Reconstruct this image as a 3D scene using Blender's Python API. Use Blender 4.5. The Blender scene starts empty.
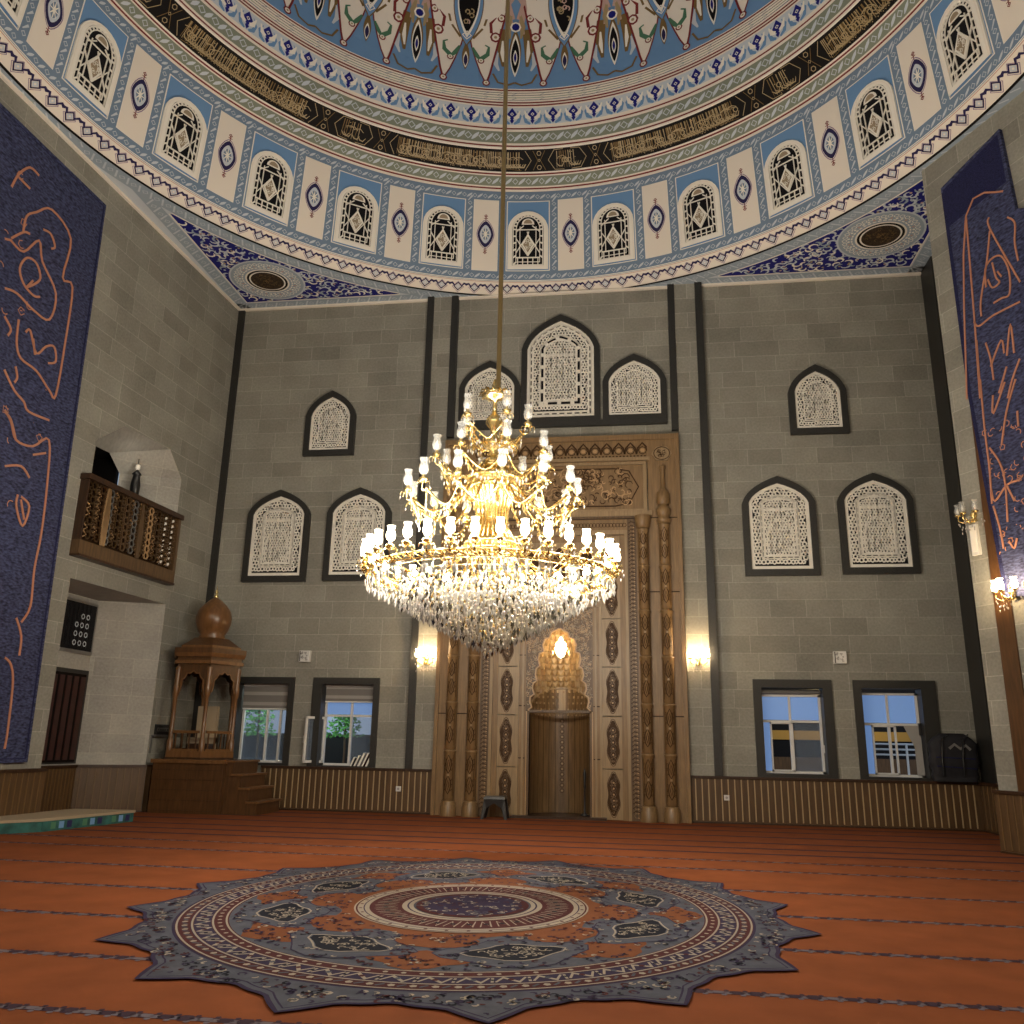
import bpy, math, random
from math import sin, cos, pi, radians as rad, hypot, atan2, sqrt
random.seed(7)
C = bpy.context.scene.collection
# ------------------------------------------------------------ camera, world, exposure
YAW, PITCH, ROLL, FPX = -0.1432, 0.2654, 0.0193, 853.08
def camera():
    cy, sy = cos(YAW), sin(YAW)
    f = (sy*cos(PITCH), cy*cos(PITCH), sin(PITCH)); r = (cy, -sy, 0.0)
    u = (r[1]*f[2]-r[2]*f[1], r[2]*f[0]-r[0]*f[2], r[0]*f[1]-r[1]*f[0])
    c, s = cos(ROLL), sin(ROLL)
    R = [c*r[i]+s*u[i] for i in range(3)]; U = [-s*r[i]+c*u[i] for i in range(3)]
    from mathutils import Matrix
    cam = bpy.data.cameras.new('camera'); o = bpy.data.objects.new('camera', cam); C.objects.link(o)
    o.matrix_world = Matrix(((R[0], U[0], -f[0], 1.5214), (R[1], U[1], -f[1], -18.0), (R[2], U[2], -f[2], 1.4116), (0, 0, 0, 1)))
    cam.sensor_width = 36.0; cam.lens = 36.0*FPX/1024.0; cam.clip_start = .1; cam.clip_end = 300
    bpy.context.scene.camera = o
camera()
vs = bpy.context.scene.view_settings
vs.view_transform = 'Standard'; vs.look = 'None'; vs.gamma = 1.0; vs.exposure = 0.6; vs.use_curve_mapping = False
w = bpy.data.worlds.new('dusk_sky'); bpy.context.scene.world = w; w.use_nodes = True
bg = w.node_tree.nodes['Background']; bg.inputs[0].default_value = (.34, .44, .6, 1); bg.inputs[1].default_value = .55
LAMP_W = 84.0      # watts of one lit chandelier lamp
SCONCE_W = 85.0
HALL_FILL_W = 1500.0     # watts of all the fill lamps added unseen behind the camera

PAINT = {'cream', 'white', 'blue', 'border_blue', 'border_pale', 'pale_blue', 'navy', 'navy_dark', 'red', 'green', 'black', 'violet', 'pink', 'core', 'gold_dim', 'leaf_green', 'panel_blue', 'panel_dark', 'carve', 'night', 'dark_room', 'groove'}
def light(name, loc, power, color=(1, .82, .6), size=.05, kind='POINT', parent=None, rot=None, shape=None):
    l = bpy.data.lights.new(name, kind); l.energy = power; l.color = color
    if kind == 'POINT': l.shadow_soft_size = size
    if kind == 'AREA': l.size = size; l.shape = 'DISK'
    o = bpy.data.objects.new(name, l); C.objects.link(o); o.location = loc
    if rot: o.rotation_euler = rot
    if parent: o.parent = parent
    return o

# ------------------------------------------------------------ materials
M = {}
def mat(name, col, rough=.6, metal=0., spec=.5, var=0., scale=6., stretch=(1, 1, 1), bump=0., emit=None, est=0., alpha=None, trans=0., detail=3.):
    if name in M: return M[name]
    m = bpy.data.materials.new(name); m.use_nodes = True; nt = m.node_tree; p = nt.nodes['Principled BSDF']
    p.inputs['Base Color'].default_value = (*col, 1); p.inputs['Roughness'].default_value = rough
    p.inputs['Metallic'].default_value = metal; p.inputs['Specular IOR Level'].default_value = .12 if name in PAINT else spec
    if var or bump:
        tc = nt.nodes.new('ShaderNodeTexCoord'); mp = nt.nodes.new('ShaderNodeMapping'); n = nt.nodes.new('ShaderNodeTexNoise')
        mp.inputs['Scale'].default_value = stretch; n.inputs['Scale'].default_value = scale; n.inputs['Detail'].default_value = detail
        nt.links.new(tc.outputs['Object'], mp.inputs[0]); nt.links.new(mp.outputs[0], n.inputs['Vector'])
        if var:
            r = nt.nodes.new('ShaderNodeValToRGB'); e = r.color_ramp.elements
            e[0].position = .3; e[1].position = .7
            e[0].color = (*[max(0, c*(1-var)) for c in col], 1); e[1].color = (*[min(1, c*(1+var)) for c in col], 1)
            nt.links.new(n.outputs['Fac'], r.inputs[0]); nt.links.new(r.outputs[0], p.inputs['Base Color'])
        if bump:
            b = nt.nodes.new('ShaderNodeBump'); b.inputs['Strength'].default_value = bump; b.inputs['Distance'].default_value = .02
            nt.links.new(n.outputs['Fac'], b.inputs['Height']); nt.links.new(b.outputs[0], p.inputs['Normal'])
    if emit: p.inputs['Emission Color'].default_value = (*emit, 1); p.inputs['Emission Strength'].default_value = est
    if trans: p.inputs['Transmission Weight'].default_value = trans
    if alpha is not None: p.inputs['Alpha'].default_value = alpha
    M[name] = m; return m
def stone(name, ax, ay, c1, c2, mortar, bw=.72, bh=.365):
    """coursed ashlar: ax, ay = weights that turn object x,y into the distance along the wall"""
    m = bpy.data.materials.new(name); m.use_nodes = True; nt = m.node_tree; p = nt.nodes['Principled BSDF']; N = nt.nodes.new
    tc = N('ShaderNodeTexCoord'); sp = N('ShaderNodeSeparateXYZ'); nt.links.new(tc.outputs['Object'], sp.inputs[0])
    a = N('ShaderNodeMath'); a.operation = 'MULTIPLY'; a.inputs[1].default_value = ax; nt.links.new(sp.outputs[0], a.inputs[0])
    b = N('ShaderNodeMath'); b.operation = 'MULTIPLY_ADD'; b.inputs[1].default_value = ay; nt.links.new(sp.outputs[1], b.inputs[0]); nt.links.new(a.outputs[0], b.inputs[2])
    cb = N('ShaderNodeCombineXYZ'); nt.links.new(b.outputs[0], cb.inputs[0]); nt.links.new(sp.outputs[2], cb.inputs[1])
    def brick(sc, off, ca, cc, mo, ms):
        k = N('ShaderNodeTexBrick'); nt.links.new(cb.outputs[0], k.inputs['Vector'])
        k.inputs['Color1'].default_value = (*ca, 1); k.inputs['Color2'].default_value = (*cc, 1); k.inputs['Mortar'].default_value = (*mo, 1)
        k.inputs['Scale'].default_value = 1; k.inputs['Brick Width'].default_value = bw*sc; k.inputs['Row Height'].default_value = bh
        k.inputs['Mortar Size'].default_value = ms; k.inputs['Mortar Smooth'].default_value = .3; k.inputs['Bias'].default_value = -.1
        k.offset = .38; k.squash = 1.35; k.squash_frequency = 3; return k
    k = brick(1, .4, c1, c2, mortar, .008)
    n = N('ShaderNodeTexNoise'); n.inputs['Scale'].default_value = 22; n.inputs['Detail'].default_value = 6; nt.links.new(cb.outputs[0], n.inputs['Vector'])
    n2 = N('ShaderNodeTexNoise'); n2.inputs['Scale'].default_value = 1.1; n2.inputs['Detail'].default_value = 3; nt.links.new(cb.outputs[0], n2.inputs['Vector'])
    ad = N('ShaderNodeMath'); ad.operation = 'ADD'; nt.links.new(n.outputs['Fac'], ad.inputs[0]); nt.links.new(n2.outputs['Fac'], ad.inputs[1])
    mr = N('ShaderNodeMapRange'); mr.inputs[1].default_value = .6; mr.inputs[2].default_value = 1.4; mr.inputs[3].default_value = .74; mr.inputs[4].default_value = 1.26
    nt.links.new(ad.outputs[0], mr.inputs[0])
    mx = N('ShaderNodeVectorMath'); mx.operation = 'SCALE'; nt.links.new(k.outputs['Color'], mx.inputs[0]); nt.links.new(mr.outputs[0], mx.inputs['Scale'])
    nt.links.new(mx.outputs[0], p.inputs['Base Color']); p.inputs['Roughness'].default_value = .75
    bp = N('ShaderNodeBump'); bp.inputs['Strength'].default_value = .25; bp.inputs['Distance'].default_value = .01; bp.invert = True
    nt.links.new(k.outputs['Fac'], bp.inputs['Height']); nt.links.new(bp.outputs[0], p.inputs['Normal'])
    M[name] = m; return m
SC1, SC2, SMO = (.29, .285, .245), (.222, .217, .187), (.37, .36, .31)
stone('stone_back', 1, 0, SC1, SC2, SMO); stone('stone_side', 0, 1, SC1, SC2, SMO)
stone('stone_pier', .457, -.889, SC1, SC2, SMO); stone('stone_splay', .7, .7, (.4, .39, .35), (.33, .32, .29), (.45, .43, .38))
mat('plaster', (.33, .32, .29), .8, var=.08)
mat('granite', (.022, .022, .02), .45, var=.35, scale=60)
mat('cream', (0.86, 0.8, 0.71), .7); mat('white', (0.9, 0.87, 0.79), .6); mat('blue', (0.16, 0.31, 0.55), .65)
mat('border_blue', (0.19, 0.27, 0.38), .65); mat('pale_blue', (0.6, 0.66, 0.72), .6); mat('navy', (.015, .018, .2), .6)
mat('navy_dark', (.03, .025, .09), .6); mat('red', (.2, .03, .03), .6); mat('green', (0.24, 0.27, 0.21), .65); mat('black', (.008, .007, .007), .6)
mat('gold_paint', (0.38, 0.29, 0.15), .5); mat('gold_dim', (.2, .13, .05), .5); mat('violet', (.25, .17, .3), .6); mat('leaf_green', (.08, .2, .12), .6); mat('core', (.05, .035, .022), .6, var=.6, scale=30)
mat('pink', (.55, .38, .33), .6)
mat('screen', (0.88, 0.85, 0.76), .55); mat('night', (.012, .012, .014), .25)
mat('oak', (0.2214, 0.1353, 0.059), .42, var=.22, scale=3, stretch=(9, 9, .7), bump=.1)
mat('oak_light', (0.2952, 0.205, 0.1066), .4, var=.15, scale=3, stretch=(9, 9, .7)); mat('oak_dark', (0.1066, 0.0615, 0.0271), .45, var=.3, scale=3, stretch=(8, 8, .8))
mat('carve', (0.062, 0.0322, 0.0136), .5, var=.3, scale=14); mat('carve_hi', (.46, .29, .14), .4); mat('niche_oak', (0.1312, 0.0779, 0.0328), .4, var=.3, scale=3, stretch=(9, 9, .7)); mat('border_pale', (0.36, 0.44, 0.52), .65); mat('groove', (.03, .015, .007), .6)
mat('slat_mid', (0.164, 0.0984, 0.041), .45); mat('slat', (0.0902, 0.0492, 0.0197), .45, var=.25, scale=3, stretch=(8, 8, .8)); mat('slat_light', (0.41, 0.3034, 0.164), .45)
mat('walnut', (0.082, 0.0377, 0.0131), .35, var=.3, scale=3, stretch=(7, 7, .9)); mat('walnut_light', (0.1558, 0.0738, 0.0262), .3, var=.25, scale=3, stretch=(7, 7, .9))
mat('walnut_dark', (0.041, 0.018, 0.0074), .4, var=.3, scale=3, stretch=(7, 7, .9))
mat('gold', (.95, .74, .34), .25, metal=1.); mat('brass', (.5, .36, .15), .4, metal=.5); mat('bronze', (.12, .07, .03), .35, metal=.7)
mat('carpet', (0.19, 0.056, 0.019), .95, spec=.1, var=.12, scale=2.5, bump=.3); mat('carpet_line', (0.045, 0.027, 0.0405), .95, spec=.1); mat('carpet_line2', (0.143, 0.121, 0.143), .95, spec=.1)
mat('rug_blue', (0.0697, 0.0738, 0.0943), .95, spec=.1, var=.15, scale=8); mat('rug_red', (0.0615, 0.018, 0.0197), .95, spec=.1); mat('rug_cream', (0.2767, 0.2378, 0.1928), .95, spec=.1)
mat('rug_black', (.012, .013, .02), .95, spec=.1); mat('rug_orange', (0.155, 0.055, 0.024), .95, spec=.1); mat('rug_dark', (.03, .022, .05), .95, spec=.1)
mat('panel_blue', (0.048, 0.056, 0.118), .75, var=.65, scale=13, stretch=(1, 1, 2.6), bump=.8, detail=2.); mat('panel_orange', (.5, .22, .13), .7)
mat('panel_dark', (.02, .022, .07), .8, var=.4, scale=40, stretch=(1, 1, 2), bump=.4)
mat('pvc', (.72, .72, .7), .4); mat('frosted_glow', (.16, .27, .5), .35, emit=(.16, .3, .62), est=.32); mat('blind', (.20, .19, .18), .8); mat('blind_light', (.36, .35, .33), .8)  # emission in the frosted panes stands in for dusk light from outside
mat('dark_room', (.006, .005, .005), .7); mat('maroon', (.04, .01, .008), .5, var=.3); mat('plastic_black', (.012, .012, .013), .35)
mat('fabric_black', (.012, .012, .016), .75, var=.4, scale=5, bump=.3); mat('metal_grey', (.4, .4, .4), .35, metal=.9); mat('beige', (0.34, 0.27, 0.18), .8); mat('teal', (0.02, 0.1, 0.09), .8, var=.5, scale=6)
mat('leaf', (0.13, 0.42, 0.1), .7, var=.4, scale=9); mat('asphalt', (.03, .028, .025), .9); mat('yellow_wall', (.45, .28, .07), .8)
def glass(name, frac, col, est, ecol=(1, .86, .62)):
    m = bpy.data.materials.new(name); m.use_nodes = True; nt = m.node_tree; nt.nodes.clear(); N = nt.nodes.new
    o = N('ShaderNodeOutputMaterial'); t = N('ShaderNodeBsdfTransparent'); g = N('ShaderNodeBsdfPrincipled'); mx = N('ShaderNodeMixShader'); mx.inputs[0].default_value = frac
    g.inputs['Base Color'].default_value = (*col, 1); g.inputs['Roughness'].default_value = .12
    if est: g.inputs['Emission Color'].default_value = (*ecol, 1); g.inputs['Emission Strength'].default_value = est
    nt.links.new(t.outputs[0], mx.inputs[1]); nt.links.new(g.outputs[0], mx.inputs[2]); nt.links.new(mx.outputs[0], o.inputs[0]); M[name] = m
glass('shade_glass', .24, (.9, .92, .9), 0); glass('shade_lit', .5, (1, .95, .85), 9.0); glass('pane', .25, (.25, .33, .45), 0)
mat('bulb', (1, .9, .7), .4, emit=(1, .85, .6), est=30); mat('bulb_off', (.8, .78, .7), .2)
mat('crystal', (.7, .7, .68), .13, metal=.45, spec=1.); mat('crystal_dark', (.3, .3, .28), .05, metal=.9); mat('crystal_warm', (.8, .62, .3), .15, metal=.85)

def smooth(P, k=4):
    """Catmull-Rom through the points"""
    Q = [P[0]]+list(P)+[P[-1]]; out = []
    for a, b, c, d in zip(Q, Q[1:], Q[2:], Q[3:]):
        for i in range(k):
            t = i/k; out.append(tuple(.5*(2*b[j]+(c[j]-a[j])*t+(2*a[j]-5*b[j]+4*c[j]-d[j])*t*t+(3*b[j]-a[j]-3*c[j]+d[j])*t**3) for j in range(2)))
    return out+[P[-1]]
# ------------------------------------------------------------ mesh builder
class MB:
    def __init__(s): s.v = []; s.f = []; s.m = []; s.sm = []; s.mats = []; s.map = None
    def mi(s, name):
        if name not in s.mats: s.mats.append(name)
        return s.mats.index(name)
    def add(s, vs_, fs, m, smooth=False):
        b = len(s.v); s.v.extend(vs_); i = s.mi(m)
        for f in fs: s.f.append([b+k for k in f]); s.m.append(i); s.sm.append(smooth)
    def box(s, x0, x1, y0, y1, z0, z1, m):
        v = [(x, y, z) for x in (x0, x1) for y in (y0, y1) for z in (z0, z1)]
        s.add(v, [(0, 1, 3, 2), (4, 6, 7, 5), (0, 4, 5, 1), (2, 3, 7, 6), (0, 2, 6, 4), (1, 5, 7, 3)], m)
    def tube(s, pts, r, m, n=6, cap=True):
        rs = r if isinstance(r, (list, tuple)) else [r]*len(pts); rings = []; vv = []
        for i, p in enumerate(pts):
            a = pts[max(i-1, 0)]; b = pts[min(i+1, len(pts)-1)]
            d = [b[k]-a[k] for k in range(3)]; L = sqrt(sum(x*x for x in d)) or 1; d = [x/L for x in d]
            h = (0, 0, 1) if abs(d[2]) < .9 else (1, 0, 0)
            e = [d[1]*h[2]-d[2]*h[1], d[2]*h[0]-d[0]*h[2], d[0]*h[1]-d[1]*h[0]]; L = sqrt(sum(x*x for x in e)); e = [x/L for x in e]
            g = [d[1]*e[2]-d[2]*e[1], d[2]*e[0]-d[0]*e[2], d[0]*e[1]-d[1]*e[0]]
            for j in range(n):
                t = 2*pi*j/n; vv.append(tuple(p[k]+rs[i]*(cos(t)*e[k]+sin(t)*g[k]) for k in range(3)))
        ff = [(i*n+j, i*n+(j+1) % n, (i+1)*n+(j+1) % n, (i+1)*n+j) for i in range(len(pts)-1) for j in range(n)]
        if cap: ff += [tuple(range(n)), tuple((len(pts)-1)*n+j for j in range(n))]
        s.add(vv, ff, m, True)
    def lathe(s, prof, c, m, n=16, a0=0., a1=2*pi, smooth=True):
        full = abs(a1-a0-2*pi) < 1e-6; k = n if full else n+1
        vv = [(c[0]+r*cos(a0+(a1-a0)*j/n), c[1]+r*sin(a0+(a1-a0)*j/n), c[2]+z) for r, z in prof for j in range(k)]
        ff = [(i*k+j, i*k+(j+1) % k, (i+1)*k+(j+1) % k, (i+1)*k+j) for i in range(len(prof)-1) for j in range(n)]
        s.add(vv, ff, m, smooth)
    def ring(s, c, R, r, m, n=48, k=6): # torus
        vv = [(c[0]+(R+r*cos(2*pi*b/k))*cos(2*pi*a/n), c[1]+(R+r*cos(2*pi*b/k))*sin(2*pi*a/n), c[2]+r*sin(2*pi*b/k)) for a in range(n) for b in range(k)]
        ff = [(a*k+b, ((a+1) % n)*k+b, ((a+1) % n)*k+(b+1) % k, a*k+(b+1) % k) for a in range(n) for b in range(k)]
        s.add(vv, ff, m, True)
    def drop(s, p, w, h, m):  # faceted octahedral crystal
        x, y, z = p
        s.add([(x, y, z+h*.4), (x, y, z-h*.6), (x+w, y, z), (x, y+w, z), (x-w, y, z), (x, y-w, z)],
              [(0, 2, 3), (0, 3, 4), (0, 4, 5), (0, 5, 2), (1, 3, 2), (1, 4, 3), (1, 5, 4), (1, 2, 5)], m)
    # ---- drawing on a surface through self.map(u, v, h)
    def poly(s, pts, m, h): s.add([s.map(u, v, h) for u, v in pts], [tuple(range(len(pts)))], m)
    def rect(s, u0, u1, v0, v1, m, h, nu=1, nv=1):
        vv = [s.map(u0+(u1-u0)*i/nu, v0+(v1-v0)*j/nv, h) for i in range(nu+1) for j in range(nv+1)]
        s.add(vv, [(i*(nv+1)+j, (i+1)*(nv+1)+j, (i+1)*(nv+1)+j+1, i*(nv+1)+j+1) for i in range(nu) for j in range(nv)], m)
    def stroke(s, pts, wd, m, h, closed=False, depth=0., sx=1.):
        """ribbon along pts; sx = metres per unit of u (v is metres); depth gives it sides"""
        n = len(pts); L = []; Rr = []
        for i in range(n):
            if closed: a, b = pts[i-1], pts[(i+1) % n]
            else: a, b = pts[max(i-1, 0)], pts[min(i+1, n-1)]
            du, dv = (b[0]-a[0])*sx, b[1]-a[1]; q = hypot(du, dv) or 1; nu, nv = -dv/q, du/q
            ww = (wd[i] if isinstance(wd, (list, tuple)) else wd)/2
            L.append((pts[i][0]+nu*ww/sx, pts[i][1]+nv*ww)); Rr.append((pts[i][0]-nu*ww/sx, pts[i][1]-nv*ww))
        vv = [s.map(*q, h) for q in L]+[s.map(*q, h) for q in Rr]
        e = n if closed else n-1
        ff = [(i, (i+1) % n, n+(i+1) % n, n+i) for i in range(e)]
        if depth:
            vv += [s.map(*q, h-depth) for q in L]+[s.map(*q, h-depth) for q in Rr]
            ff += [(i, (i+1) % n, 2*n+(i+1) % n, 2*n+i) for i in range(e)]+[(n+i, n+(i+1) % n, 3*n+(i+1) % n, 3*n+i) for i in range(e)]
        s.add(vv, ff, m)
    def band(s, A, B, m, h, closed=False, depth=0.):
        n = len(A); vv = [s.map(*q, h) for q in A]+[s.map(*q, h) for q in B]; e = n if closed else n-1
        ff = [(i, (i+1) % n, n+(i+1) % n, n+i) for i in range(e)]
        if depth:
            vv += [s.map(*q, h-depth) for q in A]+[s.map(*q, h-depth) for q in B]
            ff += [(i, (i+1) % n, 2*n+(i+1) % n, 2*n+i) for i in range(e)]+[(n+i, n+(i+1) % n, 3*n+(i+1) % n, 3*n+i) for i in range(e)]
        s.add(vv, ff, m)
    def prism(s, pts, m, h0, h1):
        n = len(pts); vv = [s.map(*q, h1) for q in pts]+[s.map(*q, h0) for q in pts]
        s.add(vv, [tuple(range(n))]+[(i, (i+1) % n, n+(i+1) % n, n+i) for i in range(n)], m)
    def circ(s, u, v, r, wd, m, h, n=8, sx=1., depth=0., ry=None, a=0.):
        ry = ry or r
        s.stroke([(u+r*cos(a+2*pi*i/n)/sx, v+ry*sin(a+2*pi*i/n)) for i in range(n)], wd, m, h, True, depth, sx)
    def disc(s, u, v, r, m, h, n=10, sx=1., ry=None):
        ry = ry or r; s.poly([(u+r*cos(2*pi*i/n)/sx, v+ry*sin(2*pi*i/n)) for i in range(n)], m, h)
    def build(s, name, parent=None, loc=None, **k):
        me = bpy.data.meshes.new(name); me.from_pydata(s.v, [], s.f)
        for x in s.mats: me.materials.append(M[x])
        me.polygons.foreach_set('material_index', s.m); me.polygons.foreach_set('use_smooth', s.sm); me.update()
        o = bpy.data.objects.new(name, me); C.objects.link(o)
        if parent: o.parent = parent
        if loc: o.location = loc
        tag(o, **k); return o
def tag(o, label=None, cat=None, group=None, kind=None):
    if label: o['label'] = label
    if cat: o['category'] = cat
    if group: o['group'] = group
    if kind: o['kind'] = kind
def thing(name, label, cat, loc=(0, 0, 0), rz=0, group=None):
    o = bpy.data.objects.new(name, None); C.objects.link(o); o.location = loc; o.rotation_euler = (0, 0, rz); tag(o, label, cat, group); return o
def struct(mb, name): return mb.build(name, kind='structure')
def copy_tree(o, parent=None):
    c = o.copy(); C.objects.link(c); c.parent = parent
    for ch in list(o.children): copy_tree(ch, c)
    return c
def arc(cx, cy, r, a0, a1, n=8, ry=None):
    ry = ry or r; return [(cx+r*cos(rad(a0+(a1-a0)*i/n)), cy+ry*sin(rad(a0+(a1-a0)*i/n))) for i in range(n+1)]

# ------------------------------------------------------------ setting: room shell
ZT = 11.69; DC = (-.12, -8.05)      # ceiling height, dome centre
REAR = -24.0
def lx(y): return -8.0+.055*y       # left wall plane
HOLES = [(-7.0, -5.88, .93, 2.58), (-5.12, -3.98, .9, 2.58), (4.05, 5.23, .95, 2.6), (5.97, 7.08, .93, 2.6), (-.7, .7, 0, 4.1)]
def wall_back():
    b = MB(); xs = sorted({-8.0, 8.03, *[h[0] for h in HOLES], *[h[1] for h in HOLES]}); zs = sorted({0, ZT, *[h[2] for h in HOLES], *[h[3] for h in HOLES]})
    for x0, x1 in zip(xs, xs[1:]):
        for z0, z1 in zip(zs, zs[1:]):
            cx, cz = (x0+x1)/2, (z0+z1)/2
            if any(h[0] < cx < h[1] and h[2] < cz < h[3] for h in HOLES): continue
            b.add([(x0, 0, z0), (x1, 0, z0), (x1, 0, z1), (x0, 0, z1)], [(0, 1, 2, 3)], 'stone_back')
    for x0, x1, z0, z1 in HOLES[:4]:
        D = .32
        b.add([(x0, 0, z0), (x0, D, z0), (x0, D, z1), (x0, 0, z1)], [(0, 1, 2, 3)], 'granite'); b.add([(x1, 0, z0), (x1, D, z0), (x1, D, z1), (x1, 0, z1)], [(0, 1, 2, 3)], 'granite')
        b.add([(x0, 0, z1), (x1, 0, z1), (x1, D, z1), (x0, D, z1)], [(0, 1, 2, 3)], 'granite'); b.add([(x0, 0, z0), (x1, 0, z0), (x1, D, z0), (x0, D, z0)], [(0, 1, 2, 3)], 'granite')
    struct(b, 'wall_back')
wall_back()
# central bay stands slightly proud between the outer dark strips
b = MB()
for s in (-1, 1): b.box(s*2.6 if s > 0 else -3.03, 3.06 if s > 0 else -2.6, -.1, .0, .88, ZT, 'stone_back')
struct(b, 'trim_1')
for i, (x0, x1, z0, dpt) in enumerate([(-3.18, -3.03, .88, .16), (-2.6, -2.44, 8.13, .13), (2.45, 2.6, 8.13, .13), (3.06, 3.22, .88, .16), (-8.0, -7.84, .88, .06)]):
    b = MB(); b.box(x0, x1, -dpt, .0, z0, ZT, 'granite'); struct(b, 'trim_%d' % (i+2))
# left wall with balcony niche and splayed recess
def wall_left():
    b = MB(); Y0, Y1 = -1.55, -4.45
    def P(y, z, d=0): return (lx(y)-d, y, z)
    def q(y0, y1, z0, z1): b.add([P(y0, z0), P(y1, z0), P(y1, z1), P(y0, z1)], [(0, 1, 2, 3)], 'stone_side')
    q(0, Y0, 0, ZT); q(Y1, REAR, 0, ZT); q(Y0, Y1, 4.08, 5.9); q(Y0, Y1, 7.3, ZT)
    # niche: chamfered opening between z 5.9 and 7.3
    N1 = [(-4.33, 5.9), (-4.33, 6.7), (-3.62, 7.24), (-2.08, 7.3), (-1.55, 6.8), (-1.55, 5.9)]
    b.add([P(Y1, 5.9), P(-4.33, 5.9), P(-4.33, 7.3), P(Y1, 7.3)], [(0, 1, 2, 3)], 'stone_side')
    b.add([P(-4.33, 6.7), P(-3.62, 7.24), P(-3.62, 7.3), P(-4.33, 7.3)], [(0, 1, 2, 3)], 'stone_side')
    b.add([P(-3.62, 7.24), P(-2.08, 7.3), P(-2.08, 7.3), P(-3.62, 7.3)], [(0, 1, 3)], 'stone_side')
    b.add([P(-2.08, 7.3), P(-1.55, 6.8), P(-1.55, 7.3)], [(0, 1, 2)], 'stone_side')
    N2 = [(-4.33, 5.9), (-4.33, 6.6), (-3.75, 6.98), (-2.8, 7.0), (-2.4, 6.68), (-2.4, 5.9)]
    f = [P(*q_) for q_ in N1]; g = [P(y, z, .85) for y, z in N2]
    b.add(f+g, [(i, i+1, 7+i, 6+i) for i in range(5)]+[(0, 5, 11, 6)], 'stone_splay')
    # dark landing behind it
    b.box(-11.2, lx(-3)-.9, -4.33, -2.41, 5.9, 5.95, 'dark_room'); b.box(-11.2, lx(-3)-.9, -4.4, -4.34, 5.9, 7.6, 'dark_room'); b.box(-11.2, lx(-3)-.9, -2.39, -2.3, 5.9, 7.6, 'dark_room'); b.box(-9.9, -9.8, -3.0, -2.4, 5.95, 6.95, 'plaster')
    b.box(-11.3, -11.2, -4.4, -1.9, 5.9, 7.6, 'night'); b.box(-11.2, lx(-3)-.86, -4.4, -1.9, 7.02, 7.6, 'dark_room')
    # recess on the ground floor, splayed on its far side
    X = -9.05; z0, z1 = 0, 4.08
    b.add([P(Y0, z0), P(Y0, z1), (X, -2.38, 4.02), (X, -2.38, z0)], [(0, 1, 2, 3)], 'stone_splay')
    b.add([P(Y1, z0), P(Y1, z1), (X, -4.3, 4.02), (X, -4.3, z0)], [(0, 1, 2, 3)], 'stone_splay')
    b.add([(X, -2.38, 0), (X, -4.3, 0), (X, -4.3, 4.02), (X, -2.38, 4.02)], [(0, 1, 2, 3)], 'stone_splay')
    b.add([P(Y0, z1), P(Y1, z1), (X, -4.3, 4.02), (X, -2.38, 4.02)], [(0, 1, 2, 3)], 'plaster')
    struct(b, 'wall_left')
wall_left()
b = MB(); b.box(-9.03, -9.0, -3.62, -2.42, .9, 2.63, 'granite'); b.box(-9.0, -8.985, -3.55, -2.5, .93, 2.55, 'dark_room')
for k in range(5): b.box(-8.985, -8.975, -3.5+k*.21, -3.36+k*.21, .97, 2.5, 'maroon')
b.box(-9.03, -8.95, -3.62, -2.4, .875, .9, 'plaster'); struct(b, 'door_1')
b = MB(); b.box(-9.03, -9.0, -3.62, -2.42, 2.93, 3.93, 'metal_grey'); b.box(-9.0, -8.99, -3.56, -2.47, 2.99, 3.88, 'night')
for k in range(6):
    y = -3.3+.13*k
    b.tube([(-8.985, y, 3.05), (-8.985, y, 3.85)], .006, 'plastic_black', 4)
for k in range(3):
    for j in range(4 if k < 2 else 3):
        b.map = lambda u, v, h: (-8.98+h, u, v); b.circ(-2.72-.16*k, 3.12+.17*j, .045, .02, 'pale_blue', 0., 8)
struct(b, 'window_40')
# right: wall, and the big pier under the dome whose face follows the dome ring
EX, EY, DX, DY = 6.92, -3.66, .457, -.8895
def PR(t, z, h=0): return (EX+DX*t+DY*h*1.0, EY+DY*t-DX*h, z)     # h = distance in front of the pier's face
b = MB(); b.box(8.03, 8.13, -3.66, 0, 0, ZT, 'stone_side'); b.box(8.0, 8.03, -.7, -.02, .88, ZT, 'granite')
struct(b, 'wall_right')
b = MB(); T = 3.8
v = [PR(0, 0), PR(T, 0), (PR(T, 0)[0], REAR, 0), (9.6, REAR, 0), (9.6, EY, 0)]
n = len(v); v += [(x, y, ZT) for x, y, z in v]
b.add(v, [(0, 1, 6, 5), (1, 2, 7, 6), (4, 0, 5, 9), (2, 3, 8, 7), (3, 4, 9, 8)], 'stone_pier'); struct(b, 'wall_right_pier')
XR = PR(T, 0)[0]
b = MB(); b.map = lambda u, v, h: PR(u, v, h)
b.prism([(.36, .88), (.66, .88), (.66, 3.7), (.54, 5.3), (.43, 6.9), (.40, 6.9), (.37, 4.2)], 'walnut', 0, .03); struct(b, 'trim_8')
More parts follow.
